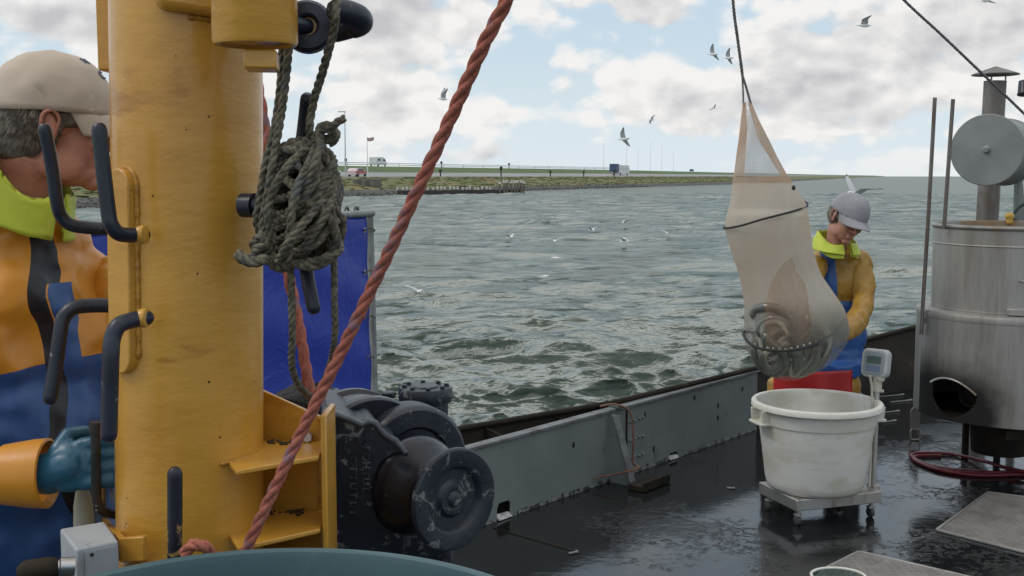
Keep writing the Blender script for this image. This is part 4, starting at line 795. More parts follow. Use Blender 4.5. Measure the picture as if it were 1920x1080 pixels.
    def cp(u, w):
        a = 2*pi*u; t = (1-w)*pi/2; rx, ry, rz = (.112, .092, .104); x = rx*cos(t)**.9*cos(a)+(.004 if cos(a) > 0 else 0); y = ry*cos(t)**.9*sin(a)
        seam = .0012*abs(sin(3*a))**.3*(1 if t < 1.4 else 0)
        return T(x*(1+seam*6)-.002, y*(1+seam*6), .030+rz*(sin(t)**.92)+.008*max(0, -cos(a))*-1*cos(t)-.004*(1-sin(t)))
    mb.grid(cp, 72, 18); cap = build('cap', mb, capm, person, smooth=180); cap.modifiers.new('thick', 'SOLIDIFY').thickness = -.003
    tx = bpy.data.textures.new('cap_creases', 'CLOUDS'); tx.noise_scale = .045; dm_ = cap.modifiers.new('creases', 'DISPLACE'); dm_.texture = tx; dm_.strength = .009; dm_.texture_coords = 'LOCAL'
    for k_ in range(3):
        mb = MB(); mb.tube([cp((k_*60+30*0)/360+0, w)*1.0+(cp(k_/6, w)-T(0, 0, .03)).normalized()*.0006 for w in np.linspace(.02, .98, 24)], .0010, 6); build('seam', mb, capm, cap); mb = MB(); mb.tube([cp(k_/6+.5, w)+(cp(k_/6+.5, w)-T(0, 0, .03)).normalized()*.0006 for w in np.linspace(.02, .98, 24)], .0010, 6); build('seam', mb, capm, cap)
    mb = MB(); mb.tube([cp(u, .035)+(cp(u, .035)-T(0, 0, .03)).normalized()*.0006 for u in np.linspace(0, 1, 73)[:-1]], .0009, 6, closed=True); build('band_stitching', mb, capm, cap)
    mb = MB(); mb.ell(T(-.002, 0, .135), (.009*k, .009*k, .004*k), q); build('button', mb, capm, cap)
    def br(u, w):
        a = (u-.5)*pi*.86; x0, y0 = .110*cos(a)+.002, .090*sin(a); x1 = .110*cos(a)+.002+brimlen*cos(a)**.6 if cos(a) > 0 else x0; y1 = .088*sin(a)
        x, y = x0+(x1-x0)*w, y0+(y1-y0)*w; return T(x, y, .034-.30*(x-x0)-.022*(y/.09)**2*w*2.0)
    mb = MB(); mb.grid(br, 30, 8); bo = build('brim', mb, capm, cap, smooth=180); bo.modifiers.new('thick', 'SOLIDIFY').thickness = .003
    return T, q, head, cap
def hand(person, wrist, palm_c, fdir, up_, curl_to, mt, r=.0105, nm='glove', k=1.0, voxel=.0032):
    # palm, five fingers curling from the palm edge round towards curl_to, thumb from the palm's side
    wrist, palm_c = Vector(wrist), Vector(palm_c); fd = Vector(fdir).normalized(); u = Vector(up_); u = (u-fd*u.dot(fd)).normalized(); n = fd.cross(u).normalized()
    if (Vector(curl_to)-palm_c).dot(n) < 0: n = -n
    mb = MB(); mb.tube([wrist, wrist.lerp(palm_c, .5), palm_c], [.034*k, .031*k, .030*k], 16, dome=True)
    M3 = Matrix((fd, u, n)).transposed(); mb.ell(palm_c, (.047*k, .041*k, .019*k), M3)
    for i, (o_, L) in enumerate([(.030, .90), (.0105, 1.0), (-.010, .95), (-.029, .76)]):
        b = palm_c+fd*.036*k+u*o_*k; p1 = b+(fd*.034+n*.010)*L*k; p2 = p1+(fd*.010+n*.026)*L*k; p3 = p2+(-fd*.016+n*.012)*L*k
        mb.tube([b-fd*.015*k, b, p1, p2, p3], [r*k, r*k*1.02, r*k*.98, r*k*.92, r*k*.78], 12, dome=True)
    b = palm_c-fd*.018*k+u*.034*k; mb.tube([b-u*.008, b+(u*.016+n*.014+fd*.012)*k, b+(u*.018+n*.036+fd*.030)*k, b+(u*.006+n*.046+fd*.044)*k], [.0135*k, .013*k, .012*k, .009*k], 12, dome=True)
    return blob(nm, mb, mt, person, voxel=voxel, sm=3)

def wrinkle(o, st, sc):
    t = bpy.data.textures.new('creases', 'MARBLE'); t.noise_scale = sc*3; t.turbulence = 6; t.marble_type = 'SHARP'
    m = o.modifiers.new('creases', 'DISPLACE'); m.texture = t; m.strength = -st; m.mid_level = .5; m.texture_coords = 'LOCAL'; m = o.modifiers.new('soften', 'SMOOTH'); m.iterations = 2; return o
# ---- man at the left, in orange and blue oilskins
P1 = empty('person', (-.96, 2.16, 0), 'man in beige cap, orange and blue oilskins and blue gloves left of the mast', 'person')
hc = A2(60, 229, 2.09)+Vector((.003, .075, 0))
T1, q1, head1, capo = head_parts(P1, hc, R(24), R(5), R(3), skin1, cap1, (-.965, 2.19, 1.555))
for ch, a_, t_, sz in (('C', -24, 40, .026), ('A', -20, 18, .028), ('N', -32, 60, .022)):
    a_, t_ = R(a_), R(t_); pl = Vector((.112*cos(t_)**.9*cos(a_)+.002, .092*cos(t_)**.9*sin(a_), .030+.104*sin(t_)**.92)); nrm = (q1@Vector((pl.x/.0125, pl.y/.0085, (pl.z-.03)/.0108))).normalized(); z_ = (up-nrm*up.dot(nrm)).normalized(); x_ = z_.cross(nrm).normalized()
    mb = MB(); glyph(mb, ch, T1(pl.x, pl.y, pl.z)+nrm*.0015, Matrix((x_, z_, nrm)).transposed(), sz, .0022, .0002); build('embroidered_letter', mb, letter_m, capo, smooth=0)
oil_p = oil('two_tone_oilskin', (.62, .26, .022), (.54, .21, .016))
def f():
    N = NT(oil_p.node_tree); b = N.n['Principled BSDF']; lk = b.inputs['Base Color'].links[0].from_socket; v = N.node('ShaderNodeTexCoord').outputs['Object']; sp = N.node('ShaderNodeSeparateXYZ'); N.l.new(v, sp.inputs[0])
    x, z = sp.outputs[0], sp.outputs[2]; wob = N.math('MULTIPLY', N.math('SUBTRACT', N.noise(v, 5, 2), .5), .02)
    low = N.math('LESS_THAN', N.math('ADD', N.math('ADD', z, N.math('MULTIPLY', x, -.10)), wob), 1.292)
    s = N.math('ADD', N.math('SUBTRACT', x, N.math('MULTIPLY', N.math('SUBTRACT', 1.54, z), .13)), wob)
    navy_b = N.math('MULTIPLY', N.math('GREATER_THAN', s, .058), N.math('LESS_THAN', s, N.math('ADD', .080, N.math('MULTIPLY', N.math('GREATER_THAN', z, 1.45), .012)))); blue_b = N.math('MULTIPLY', N.math('MULTIPLY', N.math('GREATER_THAN', s, .082), N.math('LESS_THAN', s, .108)), N.math('LESS_THAN', z, 1.45))
    blue_b = N.math('MAXIMUM', blue_b, low); c = N.mix(blue_b, lk, N.mix(N.noise(v, 7, 5), (.022, .085, .27, 1), (.017, .062, .21, 1))); c = N.mix(navy_b, c, (.006, .008, .016, 1)); N.set(b, 'Base Color', c)
f()
yaw = R(-38); qb = Matrix.Rotation(yaw, 3, 'Z')
mb = MB(); C0 = Vector((-.955, 2.17, 0))
for dz, rx, ry, rz, dx_ in ((1.33, .135, .205, .20, 0), (1.40, .10, .215, .12, -.01), (1.12, .15, .195, .24, .01), (.93, .15, .20, .22, 0), (.80, .14, .195, .16, 0), (1.47, .12, .15, .09, -.02), (1.52, .12, .165, .085, -.03), (1.44, .11, .215, .10, -.01)): mb.ell(C0+qb@Vector((dx_, 0, 0))+Vector((0, 0, dz)), (rx, ry, rz), qb, 28, 18)
jac = blob('jacket', mb, oil_p, P1, voxel=.007, sm=6, disp=.04, dscale=.15); wrinkle(jac, .014, .05)
def sleeve(person, pts, rr, mt, nm='sleeve', disp=.022, dsc=.085, vox=.006):
    mb = MB(); mb.tube(spline(pts, 6), None or list(np.interp(np.linspace(0, len(rr)-1, (len(pts)-1)*6+1), range(len(rr)), rr)), 20, dome=True); return wrinkle(blob(nm, mb, mt, person, voxel=vox, sm=5, disp=disp, dscale=dsc), disp*.6, dsc*.42)
sleeve(P1, [(-1.12, 2.06, 1.43), (-1.16, 1.98, 1.28), (-1.16, 1.90, 1.17), (-1.07, 1.86, 1.145), (-.90, 1.85, 1.145)], [.085, .08, .074, .070, .056], oil_y)
cz = A2(88, 888, 1.84); mb = MB(); mb.lathe(cz+Vector((-.02, 0, 0)), (1, .02, .03), [(.050, -.05), (.057, 0), (.058, .022), (.054, .024), (.048, .01)], 32); build('cuff', mb, oil_y, P1, smooth=60)
sleeve(P1, [(-.80, 2.29, 1.42), (-.745, 2.27, 1.28), (-.735, 2.22, 1.16), (-.69, 2.1, 1.15), (-.62, 2.02, 1.16)], [.08, .062, .056, .052, .048], oil_y)
hand(P1, cz, A2(132, 874, 1.83), (.9, 0, .12), (0, .25, 1), A2(150, 870, 2.0), glove_m, r=.0125, k=1.06)
hand(P1, (-.63, 2.02, 1.16), (-.585, 1.99, 1.16), (.9, -.3, .1), (0, .2, 1), (-.58, 1.9, 1.16), glove_m)
# collar of the hood
def collar(person, c, axis, r0, r1, h, mt, gap, gdir, nm='collar', tilt=.02):
    ax = Vector(axis).normalized(); x = (Vector(gdir)-ax*Vector(gdir).dot(ax)).normalized(); y = ax.cross(x); mb = MB()
    def fn(u, w):
        a = gap+(2*pi-2*gap)*u; r = r0+(r1-r0)*w+.003*sin(a*4+w*3); return Vector(c)+ax*(h*w+.012*sin(a*3+1)*w-.03*w*cos(a))+(x*cos(a)+y*sin(a))*r
    mb.grid(fn, 64, 10); mb.grid(lambda u, w: fn(u, 1)+(fn(u, 1)-fn(u, .8)).normalized()*0+(Vector(c)+ax*h-fn(u, 1)).normalized()*(-.026*w)-ax*(.062*w+.006*w*sin(u*13)), 64, 8)
    o = build(nm, mb, mt, person, smooth=180); o.modifiers.new('thick', 'SOLIDIFY').thickness = .004; t = bpy.data.textures.new('collar_folds', 'CLOUDS'); t.noise_scale = .05
    d = o.modifiers.new('folds', 'DISPLACE'); d.texture = t; d.strength = .008; d.texture_coords = 'LOCAL'; return o
collar(P1, A2(22, 404, 2.16), (.40, -.04, .9), .118, .092, .10, hivis, R(7), (1, -.35, 0))
mb = MB(); a = A2(118, 415, 2.0); mb.prism([a, a+Vector((.03, -.004, .002)), a+Vector((.036, .0, -.008)), a+Vector((.02, .002, -.016)), a+Vector((.004, .003, -.012))], (0, .004, 0)); build('reflective_tab', mb, mat('reflective_tape', (.5, .5, .52), .3), P1, bevel=.001)
for sx, nm in ((-1, 0), (1, 1)):
    mb = MB(); b = C0+qb@Vector((0, sx*.10, 0)); mb.tube([b+Vector((0, 0, .84)), b+Vector((.02, -.01, .5)), b+Vector((.01, 0, .12))], [.115, .095, .09], 20, dome=True); blob('trouser_leg', mb, oil_b, P1, voxel=.01, sm=4, disp=.03, dscale=.12)
    mb = MB(); mb.tube([b+Vector((.01, 0, .42)), b+Vector((.01, 0, .09))], [.10, .085], 16); mb.ell(b+qb@Vector((.06, 0, 0))+Vector((0, 0, .05)), (.14, .055, .05), qb); blob('boot', mb, boot_m, P1, voxel=.01, sm=3)
# ================================================================== platform scale with white tub
steel = mat('brushed_stainless', (.52, .51, .49), .34, .8, c2=(.42, .40, .37), vs=3, bump=.15, bs=60, r2=.5, rs=5, stretch=(1, 1, .35), dirt=(.20, .14, .08), ds=4, dt=.55, bdist=.002)
steel_d = mat('sooty_steel', (.27, .25, .235), .42, .8, c2=(.18, .16, .145), vs=4, bump=.2, bs=30, r2=.6, rs=4, stretch=(1, 1, .4), dirt=(.13, .075, .035), ds=3, dt=.5, bdist=.003)
SZ = .135
FL, FR = atz(1494, 938, SZ), atz(1655, 921, SZ); ex = (FR-FL).normalized(); ey = Vector((-ex.y, ex.x, 0)); SW = (FR-FL).length; qs = Matrix((ex, ey, Vector((0, 0, 1)))).transposed()
pc = FL+ex*SW/2+ey*.17
sc_ = empty('platform_scale', (pc.x, pc.y, 0), 'stainless platform scale with a tall pole and white display head, under the white tub', 'scale')
mb = MB(); mb.box(Vector((pc.x, pc.y, SZ-.028)), (SW, .34, .056), qs); build('platform', mb, steel, sc_, bevel=.004)
for a in (-1, 1):
    for b in (-1, 1):
        c = pc+ex*a*(SW/2-.035)+ey*b*.13; c.z = 0; cs_ = build('caster', MB().lathe(c+ex*-.014+Vector((0, 0, .024)), ex, [(0, 0), (.018, 0), (.024, .004), (.024, .02), (.018, .024), (0, .024)], 20), mat('caster_rubber', (.05, .05, .05), .6), sc_)
        mb = MB(); mb.tube([c+Vector((0, 0, .03)), c+Vector((0, 0, .085))], .011, 12); mb.box(c+Vector((0, 0, .05)), (.034, .028, .012), qs); build('fork', mb, steel, cs_, bevel=.002)
pf = FR+ey*.09+ex*.012; pf.z = .09
mb = MB(); mb.box(pf+Vector((0, 0, .02)), (.036, .06, .07), qs); build('pole_foot', mb, steel, sc_, bevel=.003)
hd = A2(1643, 682, pf.y-.02); ptop = Vector((pf.x+.005, pf.y, A2(1655, 722, pf.y).z))
mb = MB(); mb.tube([pf, ptop], .0125, 18); build('pole', mb, steel, sc_)
cream = mat('cream_plastic', (.52, .50, .42), .5); offw = mat('grey_white_plastic', (.50, .51, .51), .42, c2=(.42, .43, .43), vs=8)
mb = MB(); mb.tube([pf+Vector((-.022, -.01, .0)), Vector((pf.x-.02, pf.y-.01, ptop.z-.12)), ptop+Vector((-.03, -.01, .0)), ptop+Vector((-.045, -.02, .05))], .0065, 10); build('cable', mb, cream, sc_)
mb = MB(); mb.tube([ptop+Vector((0, 0, -.03)), ptop+Vector((0, 0, .05))], .021, 20); mb.tube([ptop+Vector((0, 0, -.03)), ptop+Vector((.03, 0, -.03))], .008, 12); mb.ell(ptop+Vector((.008, -.015, .035)), (.022, .018, .022)); build('swivel_joint', mb, cream, sc_)
fn_ = Vector((-.66, -.74, .16)).normalized(); fx = Vector((fn_.y, -fn_.x, 0)).normalized()*-1; fx = Vector((-fn_.y, fn_.x, 0)).normalized(); fu = fn_.cross(fx)*-1
if fu.z < 0: fu = -fu
hc_ = hd+Vector((-.005, .02, 0))
def rr_(w, h, r, n=5):
    P = []
    for cx, cy, a0 in ((w-r, h-r, 0), (-w+r, h-r, pi/2), (-w+r, -h+r, pi), (w-r, -h+r, 1.5*pi)):
        for k in range(n+1): a = a0+pi/2*k/n; P.append((cx+r*cos(a), cy+r*sin(a)))
    return P
mb = MB(); base = rr_(.066, .070, .030); mb.prism([hc_+fx*x+fu*y for x, y in base], -fn_*.055); head_ = build('display_head', mb, offw, sc_, bevel=.010, bseg=3)
mb = MB(); mb.prism([hc_+fn_*.001+fx*x+fu*y for x, y in rr_(.050, .055, .018)], fn_*.003); build('front_panel', mb, mat('panel_grey', (.30, .33, .35), .35), head_, bevel=.001)
mb = MB(); mb.prism([hc_+fn_*.0045+fx*x+fu*(y+.016) for x, y in rr_(.036, .018, .004)], fn_*.0015); build('display', mb, mat('lcd_green_grey', (.10, .15, .13), .2), head_)
mb = MB(); mb.prism([hc_+fn_*.0045+fx*x+fu*(y-.026) for x, y in rr_(.036, .014, .004)], fn_*.0015); build('keypad', mb, mat('keypad_blue', (.17, .22, .33), .4), head_)
mb = MB(); mb.prism([hc_-fn_*.055+fx*x+fu*(y-.005) for x, y in rr_(.038, .042, .008)], -fn_*.045); build('rear_box', mb, offw, head_, bevel=.004)

whitep = mat('stained_white_plastic', (.70, .69, .64), .42, c2=(.60, .58, .51), vs=3.5, dirt=(.56, .53, .42), ds=4, dt=.50, bump=.12, bs=50, stretch=(1, 1, 2.6), bdist=.003)
zt_ = SZ+.001; fb = atz(1535, 938, zt_); rb = .228; tcx = Vector((A2(1527, 920, fb.y+rb).x, fb.y+rb, zt_)); rim_c = A2(1530, 750, tcx.y); RT2 = (1650-1410)/2/F*(tcx.y*CS+(CAMZ-rim_c.z)*SN); tH = rim_c.z-zt_
tb = empty('white_tub', tcx, 'large stained white plastic tub with side handles, standing on the platform scale', 'tub')
mb = MB(); wt = Vector((0, 0, 1)); rim_c = tcx+wt*tH
mb.lathe(tcx, wt, [(0, .012), (rb-.02, .012), (rb-.006, .03), (RT2-.03, tH-.012), (RT2-.026, tH-.003), (RT2-.018, tH), (RT2-.006, tH-.001), (RT2, tH-.008), (RT2+.001, tH-.028), (RT2-.006, tH-.034), (RT2-.022, tH-.036), (RT2-.030, tH-.10), (RT2-.036, tH-.102), (rb+.010, .05), (rb+.002, .022), (rb-.012, .003), (rb-.04, 0), (0, 0)], 96); build('body', mb, whitep, tb, smooth=50)
for s, yy in ((-1, -.25), (1, .1)):
    d = Vector((s*cos(yy), sin(yy), 0)); t = Vector((-d.y, d.x, 0)); b = rim_c+d*(RT2-.030); mb = MB()
    for w in (-.055, .055): mb.prism([b+t*(w-.005)+Vector((0, 0, -.03)), b+t*(w-.005)+d*.042+Vector((0, 0, -.028)), b+t*(w-.005)+d*.036+Vector((0, 0, -.095)), b+t*(w-.005)+d*-.01+Vector((0, 0, -.095))], t*.010)
    mb.prism([b+t*-.066+Vector((0, 0, -.088))-d*.012, b+t*-.066+d*.046+Vector((0, 0, -.088)), b+t*.066+d*.046+Vector((0, 0, -.088)), b+t*.066+Vector((0, 0, -.088))-d*.012], (0, 0, -.014)); build('handle', mb, whitep, tb, bevel=.004)

# ================================================================== hanging net bag with eels
NY = 5.42
def netmat(name, col, col2, alpha, alo=None, z0=0, z1=1, fold=9, wet=False):
    m = bpy.data.materials.new(name); m.use_nodes = True; N = NT(m.node_tree); b = N.n['Principled BSDF']; v = N.node('ShaderNodeTexCoord').outputs['Object']
    sp = N.node('ShaderNodeSeparateXYZ'); N.l.new(v, sp.inputs[0]); mp = N.node('ShaderNodeMapping'); N.l.new(v, mp.inputs[0]); mp.inputs['Scale'].default_value = (1, 1, .16)
    st = N.noise(mp.outputs[0], fold, 5, .6, .5); cc = N.mix(N.ramp(N.noise(v, 3.2, 4), .40, .62), c4(col), c4(col2))
    if wet: cc = N.mix(N.ramp(N.math('ADD', sp.outputs[2], N.math('MULTIPLY', N.noise(v, 4, 4), .25)), .36, .56, 1, 0), cc, (.44, .43, .38, 1))
    a = alpha if alo is None else N.ramp(sp.outputs[2], z0, z1, alo, alpha)
    # knotted mesh: fine weave plus streaks where the cloth doubles over in folds
    w1 = N.math('SINE', N.math('MULTIPLY', N.math('ADD', sp.outputs[2], N.math('MULTIPLY', sp.outputs[0], .9)), 520)); w2 = N.math('SINE', N.math('MULTIPLY', N.math('SUBTRACT', sp.outputs[2], N.math('MULTIPLY', sp.outputs[0], .9)), 520))
    a = N.math('ADD', a, N.math('MULTIPLY', N.math('SUBTRACT', st, .5), .85)); a = N.math('ADD', a, N.math('MULTIPLY', N.math('MAXIMUM', w1, w2), .16), clamp=True)
    df = N.node('ShaderNodeBsdfDiffuse'); N.l.new(cc, df.inputs[0]); tl = N.node('ShaderNodeBsdfTranslucent'); N.l.new(cc, tl.inputs[0]); m1 = N.node('ShaderNodeMixShader'); m1.inputs[0].default_value = .45
    N.l.new(df.outputs[0], m1.inputs[1]); N.l.new(tl.outputs[0], m1.inputs[2]); tr = N.node('ShaderNodeBsdfTransparent'); m2 = N.node('ShaderNodeMixShader'); N.l.new(a, m2.inputs[0])
    N.l.new(tr.outputs[0], m2.inputs[1]); N.l.new(m1.outputs[0], m2.inputs[2]); N.l.new(m2.outputs[0], N.n['Material Output'].inputs[0])
    bp = N.node('ShaderNodeBump'); N.set(bp, 'Strength', .6); N.set(bp, 'Distance', .01); N.set(bp, 'Height', st); N.l.new(bp.outputs[0], df.inputs['Normal']); return m
net_m = netmat('peach_netting', (.68, .64, .56), (.68, .58, .48), .98, .24, .16, .44, wet=True); tape_m = netmat('orange_seam_netting', (.64, .45, .32), (.62, .50, .39), .85, fold=14); thin_m = netmat('thin_white_netting', (.62, .62, .62), (.5, .5, .5), .42)
cord_m = mat('black_cord', (.02, .022, .022), .6)
NR = [(192, 1393, 1409), (225, 1389, 1423), (260, 1385, 1441), (295, 1380, 1458), (330, 1376, 1477), (380, 1369, 1509), (425, 1360, 1517), (470, 1371, 1524), (510, 1384, 1537), (545, 1392, 1560), (575, 1396, 1580), (605, 1396, 1590), (630, 1396, 1590), (655, 1399, 1578), (680, 1410, 1556), (698, 1428, 1528), (708, 1448, 1505), (713, 1470, 1486)]
net = empty('net_bag', A2(1480, 712, NY), 'tall peach coloured net bag full of eels hanging over the white tub', 'net')
def nring(w):
    i = min(int(w*(len(NR)-1)), len(NR)-2); t = w*(len(NR)-1)-i; g = lambda k: NR[max(0, min(len(NR)-1, k))]
    f = lambda j: .5*(2*g(i)[j]+(g(i+1)[j]-g(i-1)[j])*t+(2*g(i-1)[j]-5*g(i)[j]+4*g(i+1)[j]-g(i+2)[j])*t*t+(-g(i-1)[j]+3*g(i)[j]-3*g(i+1)[j]+g(i+2)[j])*t**3)
    return f(0), f(1), f(2)
def nsurf(u, w, k=1.0):
    py, xl, xr = nring(w); c = A2((xl+xr)/2, py, NY); r = (xr-xl)/2/F*NY*k; dr = r*(.62 if py < 400 else .78); a = 2*pi*u+pi/2
    fold = 1+.028*sin(a*7+w*5)*min(1, max(0, (700-py)/300))+.016*sin(a*13-w*9)
    s = .05*max(0, (py-380)/330)
    return c+Vector((r*cos(a), dr*sin(a)*fold, 0))+Vector((0, s*0, 0))
w0 = 4/(len(NR)-1)
mb = MB(); mb.grid(lambda u, w: nsurf(u, w0+(1-w0)*w), 72, 90); build('net', mb, net_m, net, smooth=180)
def band(nm, pxl, pxr, pys, m, dy=0, nu=6):
    mb = MB(); L = lambda P, y: float(np.interp(y, [p[0] for p in P], [p[1] for p in P]))
    def fn(u, w):
        y = pys[0]+(pys[1]-pys[0])*w; xl, xr = L(pxl, y), L(pxr, y); x = xl+(xr-xl)*u; R_ = [(a, b, c) for a, b, c in NR]; ol, orr = L([(a, b) for a, b, c in NR], y), L([(a, c) for a, b, c in NR], y)
        t = min(1, abs(2*(x-ol)/(orr-ol+1e-6)-1)); d = (orr-ol)/2/F*NY*.62*math.sqrt(max(0, 1-t*t)); return A2(x, y, NY-d*(1 if dy == 0 else -1)+.004*sin(y*.09+u*3))
    mb.grid(fn, nu, 40); return build(nm, mb, m, net, smooth=180)
LE = [(a, b) for a, b, c in NR]; RE = [(a, c) for a, b, c in NR]
band('side_seam', LE, [(192, 1399), (240, 1401), (330, 1396)], (192, 330), tape_m); band('side_seam', [(192, 1402), (230, 1412), (260, 1421), (300, 1446), (330, 1464)], RE, (192, 330), tape_m)
band('upper_panel', [(215, 1402), (330, 1397)], [(215, 1409), (260, 1421), (300, 1446), (330, 1464)], (215, 330), thin_m); band('back_panel', LE, RE, (205, 330), thin_m, dy=1)
mb = MB(); mb.grid(lambda u, w: nsurf(u, w0+.016*w, 1.012), 60, 6); build('hem_band', mb, tape_m, net, smooth=180)
# orange panel sewn into the body
def patch(u, w):
    y = 470+190*w; xl = float(np.interp(y, [470, 474, 482, 495, 520, 570, 660], [1508, 1496, 1482, 1468, 1450, 1434, 1436])); xr = float(np.interp(y, [470, 474, 485, 510, 540, 600, 660], [1512, 1522, 1532, 1540, 1547, 1560, 1540])); return xl, xr, y
mb = MB()
def pf_(u, w):
    xl, xr, y = patch(u, w); x = xl+(xr-xl)*u; ol, orr = float(np.interp(y, [a for a, b in LE], [b for a, b in LE])), float(np.interp(y, [a for a, c in RE], [c for a, c in RE])); t = min(.98, abs(2*(x-ol)/(orr-ol)-1))
    return A2(x, y, NY-(orr-ol)/2/F*NY*.79*math.sqrt(1-t*t)-.003)
mb.grid(pf_, 14, 24); build('orange_panel', mb, netmat('faded_orange_netting', (.55, .34, .22), (.5, .36, .26), .26, 0.0, .0, .25, fold=12), net, smooth=180)
def hoop(pts, r, nm):
    mb = MB(); P = []
    for (x, y, dep) in pts: P.append(A2(x, y, NY+dep))
    mb.tube(spline(P, 8, True), r, 10, closed=True); return build(nm, mb, cord_m, net)
hoop([(1357, 427, 0), (1385, 424, -.12), (1430, 411, -.17), (1480, 398, -.14), (1512, 387, -.02), (1508, 378, .06), (1480, 377, .15), (1430, 390, .18), (1385, 409, .12)], .0052, 'upper_hoop')
h2 = hoop([(1395, 622, 0), (1402, 640, -.11), (1425, 653, -.175), (1470, 658, -.215), (1515, 650, -.20), (1552, 632, -.155), (1580, 604, -.05), (1576, 592, .06), (1530, 600, .15), (1470, 618, .18), (1425, 625, .12)], .0072, 'lower_hoop')
for k in range(14):
    x = 1404+k*11.5; y = float(np.interp(x, [1396, 1402, 1425, 1470, 1515, 1550, 1574], [625, 640, 653, 658, 648, 630, 605])); dd = float(np.interp(x, [1396, 1402, 1425, 1470, 1515, 1552, 1578], [0, -.11, -.175, -.215, -.20, -.155, -.06]))
    c = A2(x, y, NY+dd); mb = MB(); mb.tube([c+Vector((.003*cos(a), .009*sin(a)*.6, .010*sin(a))) for a in np.linspace(0, 2*pi, 11)[:-1]], .0014, 6, closed=True); build('lashing', mb, cream, h2)
mb = MB(); mb.ell(A2(1488, 352, NY-.14), (.009, .007, .012)); build('knot', mb, cord_m, net)
# the net bulges over the helper's hand
mb = MB(); mb.ell(A2(1566, 615, NY+.02), (.062, .09, .085)); blob('net_bulge', mb, net_m, net, voxel=.006, disp=.02, dscale=.05)
hr_m = rope_mat('hoist_line', (.22, .21, .19), (.12, .12, .11), (.3, .3, .28))
hl = empty('hoist_rope', A2(1396, 185, NY), 'thin grey hoisting line running up from the net bag', 'rope')
mb = MB(); rope(mb, [A2(1372, -40, NY-.1), A2(1376, 20, NY-.08), A2(1384, 80, NY-.04), A2(1392, 140, NY)], .0075, pitch=.05, seg=5); build('line', mb, hr_m, hl)
mb = MB(); rope(mb, [A2(1391, 138, NY), A2(1393, 165, NY), A2(1394, 200, NY)], .0045, pitch=.03, seg=5); build('strand', mb, hr_m, hl)
mb = MB(); rope(mb, [A2(1391, 138, NY), A2(1398, 160, NY), A2(1408, 195, NY)], .006, pitch=.03, seg=5); build('strand', mb, hr_m, hl)
# eels
eel_m = bpy.data.materials.new('eel_skin'); eel_m.use_nodes = True
def f():
    N = NT(eel_m.node_tree); b = N.n['Principled BSDF']; geo = N.node('ShaderNodeNewGeometry'); v = N.node('ShaderNodeTexCoord').outputs['Object']; oi = N.node('ShaderNodeObjectInfo')
    at_ = N.node('ShaderNodeAttribute'); at_.attribute_name = 'belly'
    N.set(b, 'Base Color', N.mix(N.ramp(N.math('ADD', at_.outputs['Fac'], N.math('MULTIPLY', N.noise(v, 22, 3), .25)), .45, .80), N.mix(oi.outputs['Random'], (.06, .07, .055, 1), (.17, .175, .15, 1)), (.60, .58, .47, 1))); N.set(b, 'Roughness', .22); N.set(b, 'Coat Weight', .5)
f()
rng = random.Random(21)
def eel(P, r, roll, label, grp='eels in the net'):
    P = resample(spline(P, 8), .012); n = len(P); mb = MB(); prof = [r*min(1, (i/n*9+.35))*min(1, ((n-i)/n*2.2)**.7+.08) for i in range(n)]; mb.tube(P, prof, 14, dome=False)
    o = build('eel', mb, eel_m, smooth=180, merge=False); at_ = o.data.attributes.new('belly', 'FLOAT', 'POINT')
    at_.data.foreach_set('value', [max(0, cos(2*pi*(i % 14)/14+roll+i//14*.03))**.7 if i < n*14 else 0 for i in range(len(o.data.vertices))]); tag(o, label, 'eel', grp); return o
def front(x, y, k=.90):
    xl = float(np.interp(y, [q[0] for q in NR], [q[1] for q in NR])); xr = float(np.interp(y, [q[0] for q in NR], [q[2] for q in NR])); cx = (xl+xr)/2; hw_ = (xr-xl)/2*k-5; t = max(-.96, min(.96, (x-cx)/hw_))
    return A2(cx+t*hw_, y, NY-(xr-xl)/2/F*NY*.78*k*math.sqrt(1-t*t)+.012)
def E_(pts, dep=0): return [front(1482+(x-1482)*1.06, y, .95) for x, y, d in pts]
common = 'dark eel wound among the others in the bottom of the net bag'
for pts, r, roll, lb in [([(1418, 600, -.20), (1420, 582, -.21), (1437, 576, -.23), (1462, 580, -.24), (1480, 597, -.25), (1490, 618, -.25)], .021, 0, 'grey eel arching over the top left of the heap'),
        ([(1428, 632, -.22), (1432, 608, -.24), (1450, 598, -.255), (1468, 603, -.26), (1478, 622, -.26), (1486, 640, -.25)], .022, 2.2, 'pale bellied eel curled in a hook below the topmost eel'),
        ([(1484, 618, -.24), (1484, 636, -.25), (1497, 641, -.25), (1512, 628, -.24), (1526, 610, -.22), (1548, 602, -.18)], .019, 2.4, 'pale eel bent in a U at the right of the heap'),
        ([(1434, 622, -.20), (1446, 640, -.21), (1462, 655, -.22), (1472, 672, -.22), (1470, 692, -.20), (1455, 704, -.16)], .020, 2.6, 'pale bellied eel looping down through the black hoop'),
        ([(1432, 660, -.19), (1436, 685, -.19), (1452, 694, -.18), (1464, 682, -.2), (1462, 662, -.21)], .018, .4, 'dark eel coiled in a ring inside the lower hoop'),
        ([(1490, 655, -.22), (1496, 680, -.21), (1488, 702, -.15)], .023, 1.5, 'thick dark eel hanging straight down at the middle'),
        ([(1530, 650, -.18), (1526, 672, -.18), (1512, 690, -.16), (1496, 702, -.1)], .018, 2.5, 'pale eel sloping down the right side below the hoop'), ([(1408, 650, -.10), (1414, 674, -.12), (1432, 695, -.13), (1456, 706, -.1)], .016, 2.6, 'slim pale eel following the lower left edge of the net'),
        ([(1500, 590, -.2), (1520, 600, -.2), (1542, 620, -.16), (1548, 645, -.14), (1538, 670, -.12)], .02, 0, common)]:
    eel(E_(pts), r*1.15, roll, lb)
cz_ = A2(1484, 640, NY)
